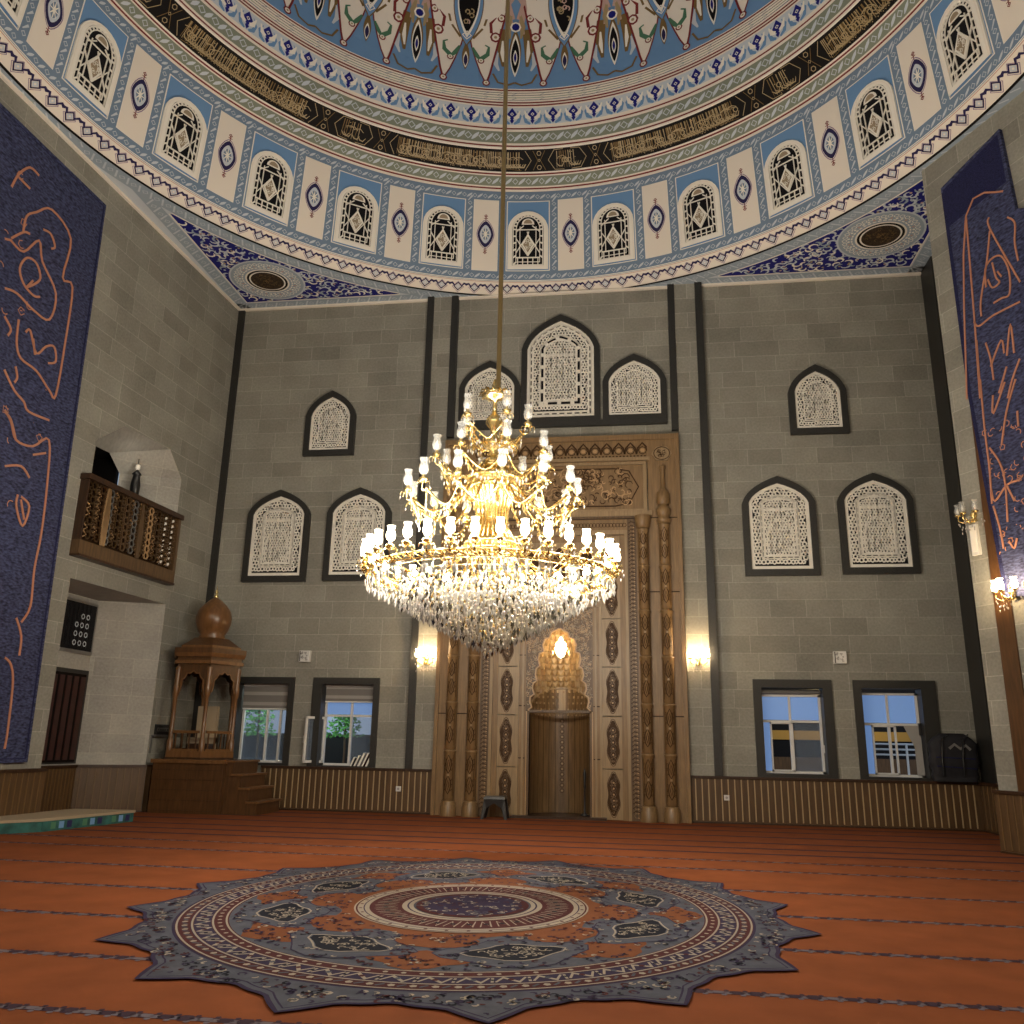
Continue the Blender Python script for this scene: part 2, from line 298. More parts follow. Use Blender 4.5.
# floor, back wall of the hall, low ceiling over its rear
b = MB(); b.add([(-9.4, .02, 0), (9.6, .02, 0), (9.6, REAR, 0), (-9.4, REAR, 0)], [(0, 1, 2, 3)], 'carpet')
b.map = lambda u, v, h: (u, v, .002+h)
rows = [-.75, -1.6, -2.55, -3.53, -4.3, -4.98, -5.85, -6.74, -8.28, -9.62, -10.95, -12.2, -13.3, -14.5, -15.8]
for y in rows:
    fine = y < -5.5; L = lx(y); x = L+.1
    if not fine: b.rect(L, 8.2, y-.06, y+.06, 'carpet_line', -.0005)
    b.rect(L, 8.2, y-.035, y-.022, 'carpet_line', 0); b.rect(L, 8.2, y+.022, y+.035, 'carpet_line', 0)
    st = .11 if fine else .26
    while x < 8.0:
        if fine:
            k = int(x/st) % 3; b.disc(x+.055, y-.01, .03, 'carpet_line2', .001, 6); b.disc(x, y, .05, 'carpet_line' if k else 'carpet_line2', .001, 6, ry=.03+.012*k)
            b.disc(x+.05, y+.045, .018, 'carpet_line', .001, 5); b.disc(x+.03, y-.05, .02, 'carpet_line2', .001, 5)
        else: b.rect(x, x+.17, y-.03, y+.03, 'carpet_line', .001)
        x += st
for cx in (-3.2, 4.3):       # small sprays of pattern between the rows in front
    for yy in (-12.75,):
        for k in range(46): b.disc(cx+random.uniform(-.55, .55), yy+random.uniform(-.12, .12), random.uniform(.015, .035), random.choice(['carpet_line', 'carpet_line2']), .001, 5)
struct(b, 'floor')
b = MB(); b.add([(-9.5, REAR, 0), (9.6, REAR, 0), (9.6, REAR, ZT), (-9.5, REAR, ZT)], [(0, 1, 2, 3)], 'plaster'); struct(b, 'wall_front')
# wainscot of slatted wood
def wains(name, A, B, out, pitch=.125, top=.88, sw=.022, sm='slat_light'):
    b = MB(); L = hypot(B[0]-A[0], B[1]-A[1]); dx, dy = (B[0]-A[0])/L, (B[1]-A[1])/L; nx, ny = out
    b.map = lambda u, v, h: (A[0]+dx*u+nx*h, A[1]+dy*u+ny*h, v)
    b.prism([(0, 0), (L, 0), (L, top-.03), (0, top-.03)], 'slat', 0, .1); b.prism([(0, top-.045), (L, top-.045), (L, top), (0, top)], 'walnut_dark', 0, .14)
    b.prism([(0, 0), (L, 0), (L, .03), (0, .03)], 'walnut_dark', .1, .115)
    u = pitch*.6
    while u < L-.03: b.prism([(u, .05), (u+sw, .05), (u+sw, top-.06), (u, top-.06)], sm, .1, .112); u += pitch
    struct(b, name)
wains('baseboard_back_left', (-6.3, 0), (-2.6, 0), (0, -1)); wains('baseboard_back_right', (2.6, 0), (7.95, 0), (0, -1))
wains('baseboard_right', (8.03, -.15), (8.03, -3.6), (-1, 0), .2, sw=.014, sm='slat_mid')
wains('baseboard_pier', PR(0, 0)[:2], PR(T, 0)[:2], (DY, -DX), sw=.014, sm='slat_mid')
wains('baseboard_recess', (-9.05, -4.3), (-9.05, -2.38), (1, 0), .1, sw=.014, sm='slat_mid'); wains('baseboard_splay', (-9.02, -2.38), (lx(-1.55), -1.55), (.69, -.72), .13, sw=.016, sm='slat_mid')
wains('baseboard_left', (lx(-14), -14), (lx(-4.45), -4.45), (1, 0), .13, sw=.014, sm='slat_mid'); wains('baseboard_left_corner', (lx(-1.5), -1.5), (lx(-.1), -.1), (1, 0), .2, sw=.014, sm='slat_mid')

# ------------------------------------------------------------ ceiling, drum, dome
poly_room = [(-8.0, 0), (8.03, 0), (8.03, EY), (EX, EY), PR(T, 0)[:2], (XR, REAR), (lx(REAR), REAR)]
def room_r(a):
    """distance from the dome centre to the wall in direction a (azimuth from +y, clockwise)"""
    dx, dy = sin(a), cos(a); best = 99
    for i in range(len(poly_room)):
        (x0, y0), (x1, y1) = poly_room[i], poly_room[(i+1) % len(poly_room)]
        ex, ey = x1-x0, y1-y0; den = dx*ey-dy*ex
        if abs(den) < 1e-9: continue
        t = ((x0-DC[0])*ey-(y0-DC[1])*ex)/den; s_ = ((x0-DC[0])*dy-(y0-DC[1])*dx)/den
        if t > 0 and -1e-6 <= s_ <= 1+1e-6: best = min(best, t)
    return best
RB = 8.15
def ceiling():
    b = MB(); n = 360; A = [2*pi*i/n for i in range(n)]
    b.map = lambda u, v, h: (DC[0]+v*sin(u), DC[1]+v*cos(u), ZT-h)
    def rr(a, f): return f(a)
    inner = [(a, RB) for a in A]; outer = [(a, max(RB+.001, room_r(a))) for a in A]
    b.band(inner, outer, 'pale_blue', 0, True)
    b.band([(a, RB-.03) for a in A], [(a, RB+.03) for a in A], 'black', .006, True)
    b.band([(a, min(RB+.03, room_r(a))) for a in A], [(a, min(RB+.34, room_r(a))) for a in A], 'border_pale', .003, True)
    def insid(x, y, d=0.):
        r = hypot(x-DC[0], y-DC[1]); a = atan2(x-DC[0], y-DC[1]); return r > RB+.34+d and r < room_r(a)
    # corner fields: border strips along the walls, navy field, scrolls, roundel
    flat = lambda u, v, h: (u, v, ZT-h)
    for sx, W, med in ((-1, 8.0, (-6.73, -1.27)), (1, 8.03, (6.74, -1.62))):
        b.map = lambda u, v, h, s=sx, W=W: (s*(W-u), -v, ZT-h) # u from side wall, v from back wall
        def F(t, d):     # point on the ring at radius RB+d, measured by azimuth t
            x, y = DC[0]+(RB+d)*sin(t), DC[1]+(RB+d)*cos(t); return (W-sx*x, -y)
        # navy field polygon between the ring border and the wall borders (inset .3)
        arcp = [F(sx*rad(4+82*i/60), .36) for i in range(61)]; arcp = [(u, v) for u, v in arcp if u > .34 and v > .34]
        fld = [(.34, .34), (arcp[0][0], .34)]+arcp+[(.34, arcp[-1][1])]
        b.poly(fld, 'navy', .004)
        b.stroke(fld, .035, 'white', .006, True)
        for wl in (0, 1):
            L = 7.6; u = .1
            R1 = [(.03, 0), (.03, L), (.3, L), (.3, 0)] if wl else [(0, .03), (L, .03), (L, .3), (0, .3)]
            for k in range(76):
                a_, c_ = k*.1, k*.1+.1; q4 = [(.03, a_), (.03, c_), (.3, c_), (.3, a_)] if wl else [(a_, .03), (c_, .03), (c_, .3), (a_, .3)]
                if min(hypot(sx*(W-u_)-DC[0], -v_-DC[1]) for u_, v_ in q4) > RB+.03: b.poly(q4, 'border_pale', .005)
            while u < 7.5:
                p_ = (.165, u) if wl else (u, .165)
                if hypot(sx*(W-p_[0])-DC[0], -p_[1]-DC[1]) < RB+.36: break
                b.circ(*p_, .055, .018, 'pale_blue', .008, 4); q1 = ((.06, u+.08), (.27, u+.2)) if wl else ((u+.08, .06), (u+.2, .27))
                b.stroke(list(q1), .035, 'pale_blue', .008); u += .26
        mu, mv = W-sx*med[0], -med[1]
        def infield(u, v, mg=.08):
            x, y = sx*(W-u), -v
            return u > .36+mg and v > .36+mg and hypot(x-DC[0], y-DC[1]) > RB+.36+mg
        rnd = random.Random(5); pts = []
        for k in range(9000):
            u, v = rnd.uniform(.4, 7.2), rnd.uniform(.4, 7.2)
            if not infield(u, v) or hypot(u-mu, v-mv) < .86 or any(hypot(u-a_, v-c_) < .105 for a_, c_ in pts): continue
            x, y = sx*(W-u), -v; thin = hypot(x-DC[0], y-DC[1])-RB
            if (u > 4.5 or v > 4.5): continue
            pts.append((u, v))
        for u, v in pts:
            a0 = rnd.uniform(0, 360); r = rnd.uniform(.05, .1); k = rnd.random()
            b.stroke(arc(u, v, r, a0, a0+rnd.choice([-1, 1])*rnd.uniform(170, 280), 6), [.02, .035, .05, .055, .045, .035, .02], rnd.choice(['pale_blue', 'white', 'pale_blue', 'border_pale', 'pale_blue']), .008+.001*rnd.random())
            if k < .35: b.disc(u+rnd.uniform(-.05, .05), v+rnd.uniform(-.05, .05), .03, rnd.choice(['pink', 'pale_blue', 'gold_paint']), .0105, 6)
        b.disc(mu, mv, .86, 'pale_blue', .011, 48); b.disc(mu, mv, .82, 'border_pale', .012, 48)
        for k in range(36):
            t = 2*pi*k/36; b.circ(mu+.7*cos(t), mv+.7*sin(t), .05, .018, 'white', .0135, 5)
            b.stroke(arc(mu, mv, .56, 10*k, 10*k+7, 3), .03, 'white', .0135); b.disc(mu+.62*cos(t+.08), mv+.62*sin(t+.08), .03, 'pink' if k % 3 == 0 else 'white', .0135, 5)
        b.disc(mu, mv, .5, 'white', .0145, 40); b.disc(mu, mv, .46, 'black', .0155, 40); b.disc(mu, mv, .41, 'white', .0165, 40); b.disc(mu, mv, .375, 'core', .0175, 40)
        for k in range(40):
            a0 = rnd.uniform(0, 360); q = rnd.uniform(0, .33); t = rnd.uniform(0, 6.28); b.stroke(arc(mu+q*cos(t), mv+q*sin(t), .03, a0, a0+200, 4), .01, 'gold_dim', .0185)
    # ring border ornament (only where there is ceiling)
    b.map = lambda u, v, h: (DC[0]+v*sin(u), DC[1]+v*cos(u), ZT-h); k = 0; u = -pi
    while u < pi:
        if room_r(u) > RB+.3:
            b.circ(u, RB+.19, .055, .018, 'pale_blue', .0075, 4, sx=8.3); b.stroke([(u+.009, RB+.09), (u+.022, RB+.29)], .035, 'pale_blue', .0075, sx=8.3)
        elif room_r(u) > RB+.12: b.stroke([(u, RB+.06), (u+.015, RB+.15)], .03, 'pale_blue', .0075, sx=8.3)
        u += .031
    struct(b, 'ceiling')
ceiling()
b = MB(); b.box(-8.0, 8.03, -.07, 0, ZT-.055, ZT-.005, 'cream')
b.add([(lx(0), 0, ZT-.055), (lx(0)+.06, 0, ZT-.055), (lx(REAR)+.06, REAR, ZT-.055), (lx(REAR), REAR, ZT-.055), (lx(0)+.06, 0, ZT-.005), (lx(REAR)+.06, REAR, ZT-.005)], [(0, 1, 2, 3), (1, 4, 5, 2)], 'cream')
struct(b, 'trim_9')

SEG = [((8.15, 11.69), (7.85, 11.9)), ((7.85, 11.9), (7.6, 14.19)), ((7.6, 14.19), (7.45, 14.56)), ((7.45, 14.56), (7.05, 14.94)),
       ((7.05, 14.94), (6.97, 15.46)), ((6.97, 15.46), (6.9, 16.05)), ((6.9, 16.05), (6.85, 16.43))]
def segmap(i):
    (r0, z0), (r1, z1) = SEG[i]; L = hypot(r1-r0, z1-z0); nr, nz = -(z1-z0)/L, (r1-r0)/L  # inward-ish normal
    if i in (0,): pass
    def f(u, v, h): # u azimuth rad, v metres along the segment
        t = v/L; r = r0+(r1-r0)*t+nr*h; z = z0+(z1-z0)*t+nz*h; return (DC[0]+r*sin(u), DC[1]+r*cos(u), z)
    return f, L, (r0+r1)/2
def allround(b, v0, v1, m, h, n=240): b.rect(0, 2*pi, v0, v1, m, h, n, 1)
def rope(b, R, v0, v1, col, h, cells, off=0.):
    w_ = v1-v0; vm = (v0+v1)/2
    for k in range(cells):
        u = off+2*pi*k/cells; st = 2*pi/cells
        b.circ(u, vm, w_*.3, w_*.1, col, h, 4, sx=R)
        b.stroke([(u+st*.24, vm-w_*.36), (u+st*.4, vm-w_*.12), (u+st*.6, vm+w_*.12), (u+st*.76, vm+w_*.36)], [w_*.06, w_*.3, w_*.3, w_*.06], col, h, sx=R)
def drum_lower():
    b = MB(); b.map, L, R = segmap(0)
    allround(b, 0, L, 'cream', 0, 360)
    n = 130; st = 2*pi/n; vm = L*.55      # wavy chain of lozenges
    for k in range(n):
        u = k*st
        b.circ(u, vm-.02, .095, .035, 'navy_dark', .006, 4, sx=R, ry=.095); b.circ(u, vm-.02, .045, .04, 'pale_blue', .006, 4, sx=R); b.circ(u, vm-.03, .135, .014, 'violet', .005, 4, sx=R)
        b.stroke([(u+st*.22, vm-.0), (u+st*.36, vm+.06), (u+st*.5, vm+.035), (u+st*.64, vm+.06), (u+st*.78, vm-.0)], [.03, .05, .06, .05, .03], 'navy_dark', .006, sx=R)
    allround(b, L-.03, L-.015, 'pink', .004)
    struct(b, 'trim_10')
    b = MB(); b.map, L, R = segmap(1)
    allround(b, 0, L, 'border_blue', 0)
    allround(b, .01, .03, 'white', .004); allround(b, L-.04, L, 'cream', .004); allround(b, L-.06, L-.05, 'border_blue', .006)
    rope(b, R, .04, .2, 'pale_blue', .005, 192, .01); rope(b, R, L-.25, L-.09, 'pale_blue', .005, 192, .01)
    PB, PT = .25, 2.02
    for k in range(24):
        a = rad(-4.8+15*k)
        w1 = rad(7.66)/2; b.rect(a-w1, a+w1, PB, PT, 'white', .006, 6); b.rect(a-w1+.003, a+w1-.003, PB+.02, PT-.025, 'blue', .012, 6)
        c = a+rad(7.5); w2 = rad(4.26)/2
        b.rect(c-w2-.002, c+w2+.002, PB-.01, PT+.01, 'white', .006, 3); b.rect(c-w2, c+w2, PB, PT, 'cream', .010, 3)
        vm = (PB+PT)/2+.02
        lens = lambda r_, k_: [(c+r_*cos(t)*(abs(cos(t))**.3)/R, vm+k_*r_*(abs(sin(t))**1.3)*(1 if sin(t) > 0 else -1)*1.0) for t in [2*pi*j/20 for j in range(20)]]
        b.poly(lens(.19, 1.75), 'navy_dark', .013); b.stroke(lens(.205, 1.78), .015, 'violet', .014, True, sx=R); b.poly(lens(.135, 1.75), 'pale_blue', .015); b.poly(lens(.09, 1.7), 'border_blue', .017)
        for t in range(8): b.stroke([(c, vm), (c+.1*cos(t*pi/4)/R, vm+.16*sin(t*pi/4))], [.035, .01], 'white', .019, sx=R)
        for sg in (-1, 1):
            b.stroke([(c, vm+sg*.33), (c, vm+sg*.47)], .018, 'red', .014, sx=R); b.circ(c, vm+sg*.46, .035, .02, 'red', .015, 4, sx=R); b.stroke([(c-.045/R, vm+sg*.4), (c+.045/R, vm+sg*.4)], .016, 'red', .015, sx=R)
        for e in (c-w2-rad(.78), c+w2+rad(.78)):       # upright rope borders
            v_ = PB
            while v_ < PT-.1:
                b.circ(e, v_+.06, .045, .018, 'pale_blue', .006, 4, sx=R); b.stroke([(e-.05/R, v_+.12), (e+.05/R, v_+.25)], [.02, .045], 'pale_blue', .006, sx=R); v_ += .27
    struct(b, 'wall_drum')
drum_lower()
def arch_win(w_, hs, n=12):  # round headed outline
    return [(-w_/2, 0)]+[(w_/2*cos(t), hs+w_/2*sin(t)) for t in [pi-pi*i/n for i in range(n+1)]]+[(w_/2, 0)]
def drum_window():
    b = MB(); b.map = lambda u, v, h: (u, -h, v)
    O, I = arch_win(.96, .98), arch_win(.74, .92)
    I = [(u, v+.1) for u, v in I]
    b.band(O, I, 'white', .05, False, .05); b.poly([(-.48, 0), (.48, 0), (.37, .1), (-.37, .1)], 'white', .05); b.stroke(arch_win(.90, .97), .012, 'cream', .055)
    b.poly([(u, v) for u, v in I], 'night', .012)
    def st(p, w__=.018): b.stroke(p, w__, 'screen', .04, False, .02)
    def inset(d): return [(u*(1-2*d/.74), .1+d+(v-.1)*(1-1.6*d/1.29)) for u, v in I]
    A, B = inset(.02), inset(.09); b.stroke(A, .022, 'screen', .042, True, .02); b.stroke(B, .02, 'screen', .042, True, .02)
    for i in range(len(A)-1):
        for t in ((.0, .2, .4, .6, .8) if i in (0, len(A)-2) else (0,)):
            p = (A[i][0]+(A[i+1][0]-A[i][0])*t, A[i][1]+(A[i+1][1]-A[i][1])*t); q = (B[i][0]+(B[i+1][0]-B[i][0])*t, B[i][1]+(B[i+1][1]-B[i][1])*t); st([p, q], .03)
    for u in (-.24, -.12, 0, .12, .24): st([(u, .12), (u, .3)], .022)
    st([(-.28, .3), (.28, .3)], .026); st([(-.19, .3), (-.19, 1.08)]); st([(.19, .3), (.19, 1.08)]); st([(-.28, 1.0), (.28, 1.0)], .02)
    for s in (-1, 1):
        st([(s*.28, .42), (0, .88), (-s*.02, .95)], .02); st([(s*.28, .78), (0, .34)], .02); st([(s*.28, .95), (s*.1, 1.1)], .02)
    b.prism([(0, .36), (.15, .62), (0, .88), (-.15, .62)], 'screen', .03, .045); b.prism([(0, .42), (.11, .62), (0, .82), (-.11, .62)], 'beige', .045, .05)
    b.prism(arc(0, 1.13, .15, 0, 180, 8), 'screen', .03, .045); b.prism(arc(0, 1.15, .1, 0, 180, 8), 'beige', .045, .05)
    for i in range(9):
        t = random.uniform(0, 6.28); b.circ(.06*cos(t), .62+.1*sin(t), .028, .012, 'screen', .053, 6)
    return b
w0 = None
for k in range(24):
    a = rad(-4.8+15*k); r = 7.85-.25*((.27)/2.29)
    if w0 is None: w0 = struct(drum_window(), 'window_20'); o = w0
    else: o = w0.copy(); C.objects.link(o); o.name = 'window_%d' % (20+k if k < 20 else 25+k)
    o.rotation_euler = (rad(6.2), 0, -a); o.location = (DC[0]+(r-.02)*sin(a), DC[1]+(r-.02)*cos(a), 12.17)
def drum_upper():
    def reds(b, vs_):
        for v_ in vs_: allround(b, v_, v_+.035, 'red', .004)
    b = MB(); b.map, L, R = segmap(2); allround(b, 0, L, 'cream', 0); reds(b, (.02, L-.05)); allround(b, .09, L-.08, 'green', .003); rope(b, R, .1, L-.09, 'pale_blue', .006, 150); struct(b, 'trim_11')
    # inscription band: gold script on black between cusped cartouches
    b = MB(); b.map, L, R = segmap(3); allround(b, 0, L, 'black', 0, 360); allround(b, 0, .025, 'cream', .004); allround(b, L-.03, L, 'cream', .004)
    rnd = random.Random(11); A = 9; st = 2*pi/A
    def script(u0, u1):
        u = u0
        while u < u1-.01:
            k = rnd.random(); x = .06/R*rnd.uniform(.8, 1.3)
            b.stroke([(u, .09), (u+.002*rnd.uniform(-1, 1), L-.09)], [.008, .02], 'gold_dim' if k > .5 else 'gold_paint', .006, sx=R)
            if k < .6: b.stroke([(u-.01/R, .2), (u+.05/R, .13), (u+.12/R, .12), (u+.17/R, .2)], [.01, .024, .024, .01], 'gold_paint', .007, sx=R)
            elif k < .8: b.circ(u+.06/R, .25, .05, .018, 'gold_paint', .007, 7, sx=R)
            else: b.stroke([(u-.04/R, .32), (u+.08/R, .36), (u+.17/R, .3)], .014, 'gold_paint', .007, sx=R)
            if rnd.random() < .5: b.disc(u+.03/R, rnd.choice([.08, .42, .3]), .013, 'gold_paint', .007, 4, sx=R)
            u += x
    for k in range(A):
        c = rad(2.5)+st*k
        for s in (-1, 1):      # small round cartouche, its pointed ends, tall ornaments
            b.stroke([(c+s*.012, L-.05), (c+s*.042, L-.06), (c+s*.062, L/2), (c+s*.042, .06), (c+s*.012, .05)], .014, 'gold_paint', .006, sx=R)
            d = c+s*.092
            b.stroke([(d-.02, .06), (d-.004, L/2), (d-.02, L-.06)], .012, 'gold_dim', .006, sx=R); b.stroke([(d+.02, .06), (d+.004, L/2), (d+.02, L-.06)], .012, 'gold_dim', .006, sx=R)
            for q in (.12, L-.12): b.circ(d, q, .05, .016, 'gold_paint', .006, 6, sx=R)
            b.circ(d, L/2, .03, .015, 'gold_paint', .006, 4, sx=R)
            e = c+s*.118; b.stroke([(e+s*.02, .06), (e, L/2), (e+s*.02, L-.06)], .014, 'gold_paint', .006, sx=R)
        script(c-.035, c+.035); script(c+.145, c+st-.145); script(c+.15, c+st-.15)
        b.stroke([(c+.15, .055), (c+st-.15, .055)], .01, 'gold_dim', .005, sx=R)
    struct(b, 'trim_12')
    b = MB(); b.map, L, R = segmap(4); allround(b, 0, L, 'cream', 0); reds(b, (.03, L-.06)); allround(b, .12, L-.12, 'green', .003); rope(b, R, .13, L-.13, 'pale_blue', .006, 132); struct(b, 'trim_13')
    b = MB(); b.map, L, R = segmap(5); allround(b, 0, L, 'cream', 0); reds(b, (L-.06,)); allround(b, .06, L-.1, 'pale_blue', .003)
    n = 90; sp = 2*pi/n; vm = L/2-.02
    for k in range(n):
        u = k*sp; D = .16
        b.poly([(u, vm+D*1.3), (u+.12/R, vm+.04), (u, vm-.12), (u-.12/R, vm+.04)], 'navy', .007); b.circ(u, vm+.05, .035, .02, 'white', .009, 4, sx=R)
        for s in (-1, 1):
            b.stroke([(u+s*.05/R, vm-.2), (u+s*.15/R, vm-.14), (u+s*.2/R, vm), (u+s*.12/R, vm+.14)], [.05, .09, .06, .01], 'blue', .006, sx=R)
            b.stroke([(u+s*.05/R, vm-.06), (u+s*.13/R, vm-.02), (u+s*.19/R, vm+.14)], [.07, .1, .02], 'white', .008, sx=R)
        b.poly([(u-.05/R, vm-.12), (u, vm-.2), (u+.05/R, vm-.12), (u, vm-.06)], 'navy', .008)
    struct(b, 'trim_14')
    b = MB(); b.map, L, R = segmap(6); allround(b, 0, L, 'cream', 0); reds(b, (.01, L-.06)); n = 130
    for v_ in (.09, .15, .21, .27): allround(b, v_, v_+.012, 'black' if v_ != .15 else 'leaf_green', .003)
    for k in range(n):
        u = 2*pi*k/n; b.stroke([(u, .09), (u+.02, .15), (u, .21), (u+.02, .27)] if k % 4 else [(u, .1), (u+.045, .1)], .012, 'border_blue', .005, sx=R)
    struct(b, 'trim_15')
drum_upper()
def dome():
    b = MB(); RD = 6.85; zc = 16.43
    b.map = lambda u, v, h: (DC[0]+(RD-h)*cos(v/RD)*sin(u), DC[1]+(RD-h)*cos(v/RD)*cos(u), zc+(RD-h)*sin(v/RD))
    L = RD*pi/2; b.rect(0, 2*pi, 0, L*.995, 'blue', 0, 144, 24)
    H = lambda d: rad(d)*RD
    n = 18; hs = rad(10); K = lambda u, pts: [(u+rad(a), H(e)) for a, e in pts]
    def S(u, pts, w_, m, h): b.stroke(K(u, pts), w_, m, h, sx=6.3)
    for k in range(n):
        c = rad(2.4)+2*hs*k
        for s in (-1, 1):
            q = lambda pts: [(s*a, e) for a, e in pts]
            P = [(0, 6.5), (1.2, 9), (.8, 12.5), (3.5, 18), (8.2, 25), (9.0, 18), (7.0, 13), (5.9, 8.5), (5.2, 4.5), (4.3, .9), (3.1, 3.4), (2.0, 5.5)]
            P2 = [(.2, 12.5), (1.6, 10.5), (3.0, 5.4), (4.3, .9)]
            # cream petal as strips between its two edges so that it follows the curve
            Lf = [(.0, 24), (.15, 19), (.4, 14), (.6, 11), (1.1, 8.8), (2.2, 5.6), (3.1, 3.2), (4.25, .9)]; Rt = [(8.8, 24), (8.6, 19), (7.4, 14), (6.7, 11), (6.2, 8.8), (5.5, 5.6), (5.0, 3.2), (4.35, .9)]
            b.band(K(c, q(Lf)), K(c, q(Rt)), 'cream', .012); S(c, q(Rt), .045, 'red', .02); S(c, q(Lf[3:]), .03, 'red', .02)
            for (a, e, r) in ((4.3, 1.0, .09), (5.9, 11.2, .13), (3.1, 5.9, .08), (7.0, 15.2, .1)):
                b.disc(c+s*rad(a), H(e), r, 'red', .024, 8, sx=6.4); b.disc(c+s*rad(a), H(e), r*.65, 'cream', .028, 8, sx=6.4); b.disc(c+s*rad(a), H(e), r*.3, 'gold_paint', .031, 6, sx=6.4)
            S(c, q([(1.3, 8.6), (2.2, 7.0), (3.0, 6.2), (4.4, 7.4), (4.6, 9.0), (3.8, 9.4)]), [.05, .1, .13, .1, .05, .03], 'leaf_green', .024)
            S(c, q([(1.3, 10.5), (3.4, 13), (4.6, 17), (6.6, 21)]), .05, 'gold_dim', .023); S(c, q([(6.2, 16), (4.8, 14), (5.0, 12)]), .07, 'red', .024)
            # hanging ornaments between petals
            S(c, q([(5.6, 3.3), (6.6, 1.4), (8.6, .8), (10, 1.4)]), .045, 'gold_dim', .014); S(c, q([(7.7, 13), (7.2, 9), (7.6, 5)]), [.2, .22, .06], 'gold_dim', .016)
            S(c, q([(7.4, 11), (7.35, 8), (7.6, 6)]), [.03, .09, .03], 'white', .02); S(c, q([(6.5, 8), (6.1, 5.5), (6.8, 4)]), [.03, .1, .04], 'pale_blue', .02)
            S(c, q([(9.0, 22), (8.2, 17), (8.9, 14), (8.3, 12)]), [.14, .12, .14, .04], 'pink', .021)
        # central black cartouche with blue and cream rims and the small drop below it
        def lensr(cc, r, e0, e1, m, h):
            N_ = 14; b.stroke(K(cc, [(0, e0+(e1-e0)*i/N_) for i in range(N_+1)]), [.004+2*rad(r)*6.4*max(0, sin(pi*i/N_))**.85 for i in range(N_+1)], m, h, sx=6.4)
        for r, e0, e1, m, h in ((3.2, 8.6, 27, 'gold_dim', .034), (3.0, 9.0, 26.6, 'blue', .038), (2.35, 10.4, 25.8, 'white', .043), (2.1, 11.4, 25.2, 'black', .048)):
            lensr(c, r, e0, e1, m, h)
        b.circ(c, H(10.9), .1, .03, 'white', .052, 4, sx=6.3)
        for j in range(12): b.stroke(K(c, arc(random.uniform(-.9, .9), random.uniform(13.5, 22), .45, random.uniform(0, 360), random.uniform(360, 600), 6)), .03, random.choice(['gold_paint', 'gold_paint', 'pink']), .054, sx=6.3)
        for r, e0, e1, m, h in ((.75, 3.6, 9.6, 'gold_dim', .018), (.5, 4.0, 7.6, 'white', .023), (.38, 4.4, 7, 'navy_dark', .027)): lensr(c, r, e0, e1, m, h)
        d = c+hs
        for r, e0, e1, m, h in ((1.2, 3.4, 13, 'gold_dim', .026), (1.0, 2.6, 12, 'white', .03), (.82, 3.4, 11, 'black', .034), (.4, 5.2, 8.6, 'white', .038), (.25, 5.8, 8, 'navy', .041)): lensr(d, r, e0, e1, m, h)
        b.disc(d, H(13.4), .13, 'white', .04, 8, sx=6.4); b.disc(d, H(13.4), .09, 'navy', .044, 8, sx=6.4)
        for s in (-1, 1):
            S(d, [(s*.9, 16), (s*1.5, 13.5), (s*1.1, 11)], [.05, .12, .04], 'gold_paint', .036); S(d, [(0, 20), (s*1.4, 18), (s*.5, 15)], .08, 'pink', .035)
        lensr(d, 2.0, 19, 30, 'border_blue', .03)
    b.rect(0, 2*pi, H(31), H(33), 'cream', .03, 144); b.rect(0, 2*pi, H(31.8), H(32.2), 'red', .035, 144); b.rect(0, 2*pi, H(60), H(89), 'cream', .03, 72, 5)
    struct(b, 'ceiling_dome')
dome()

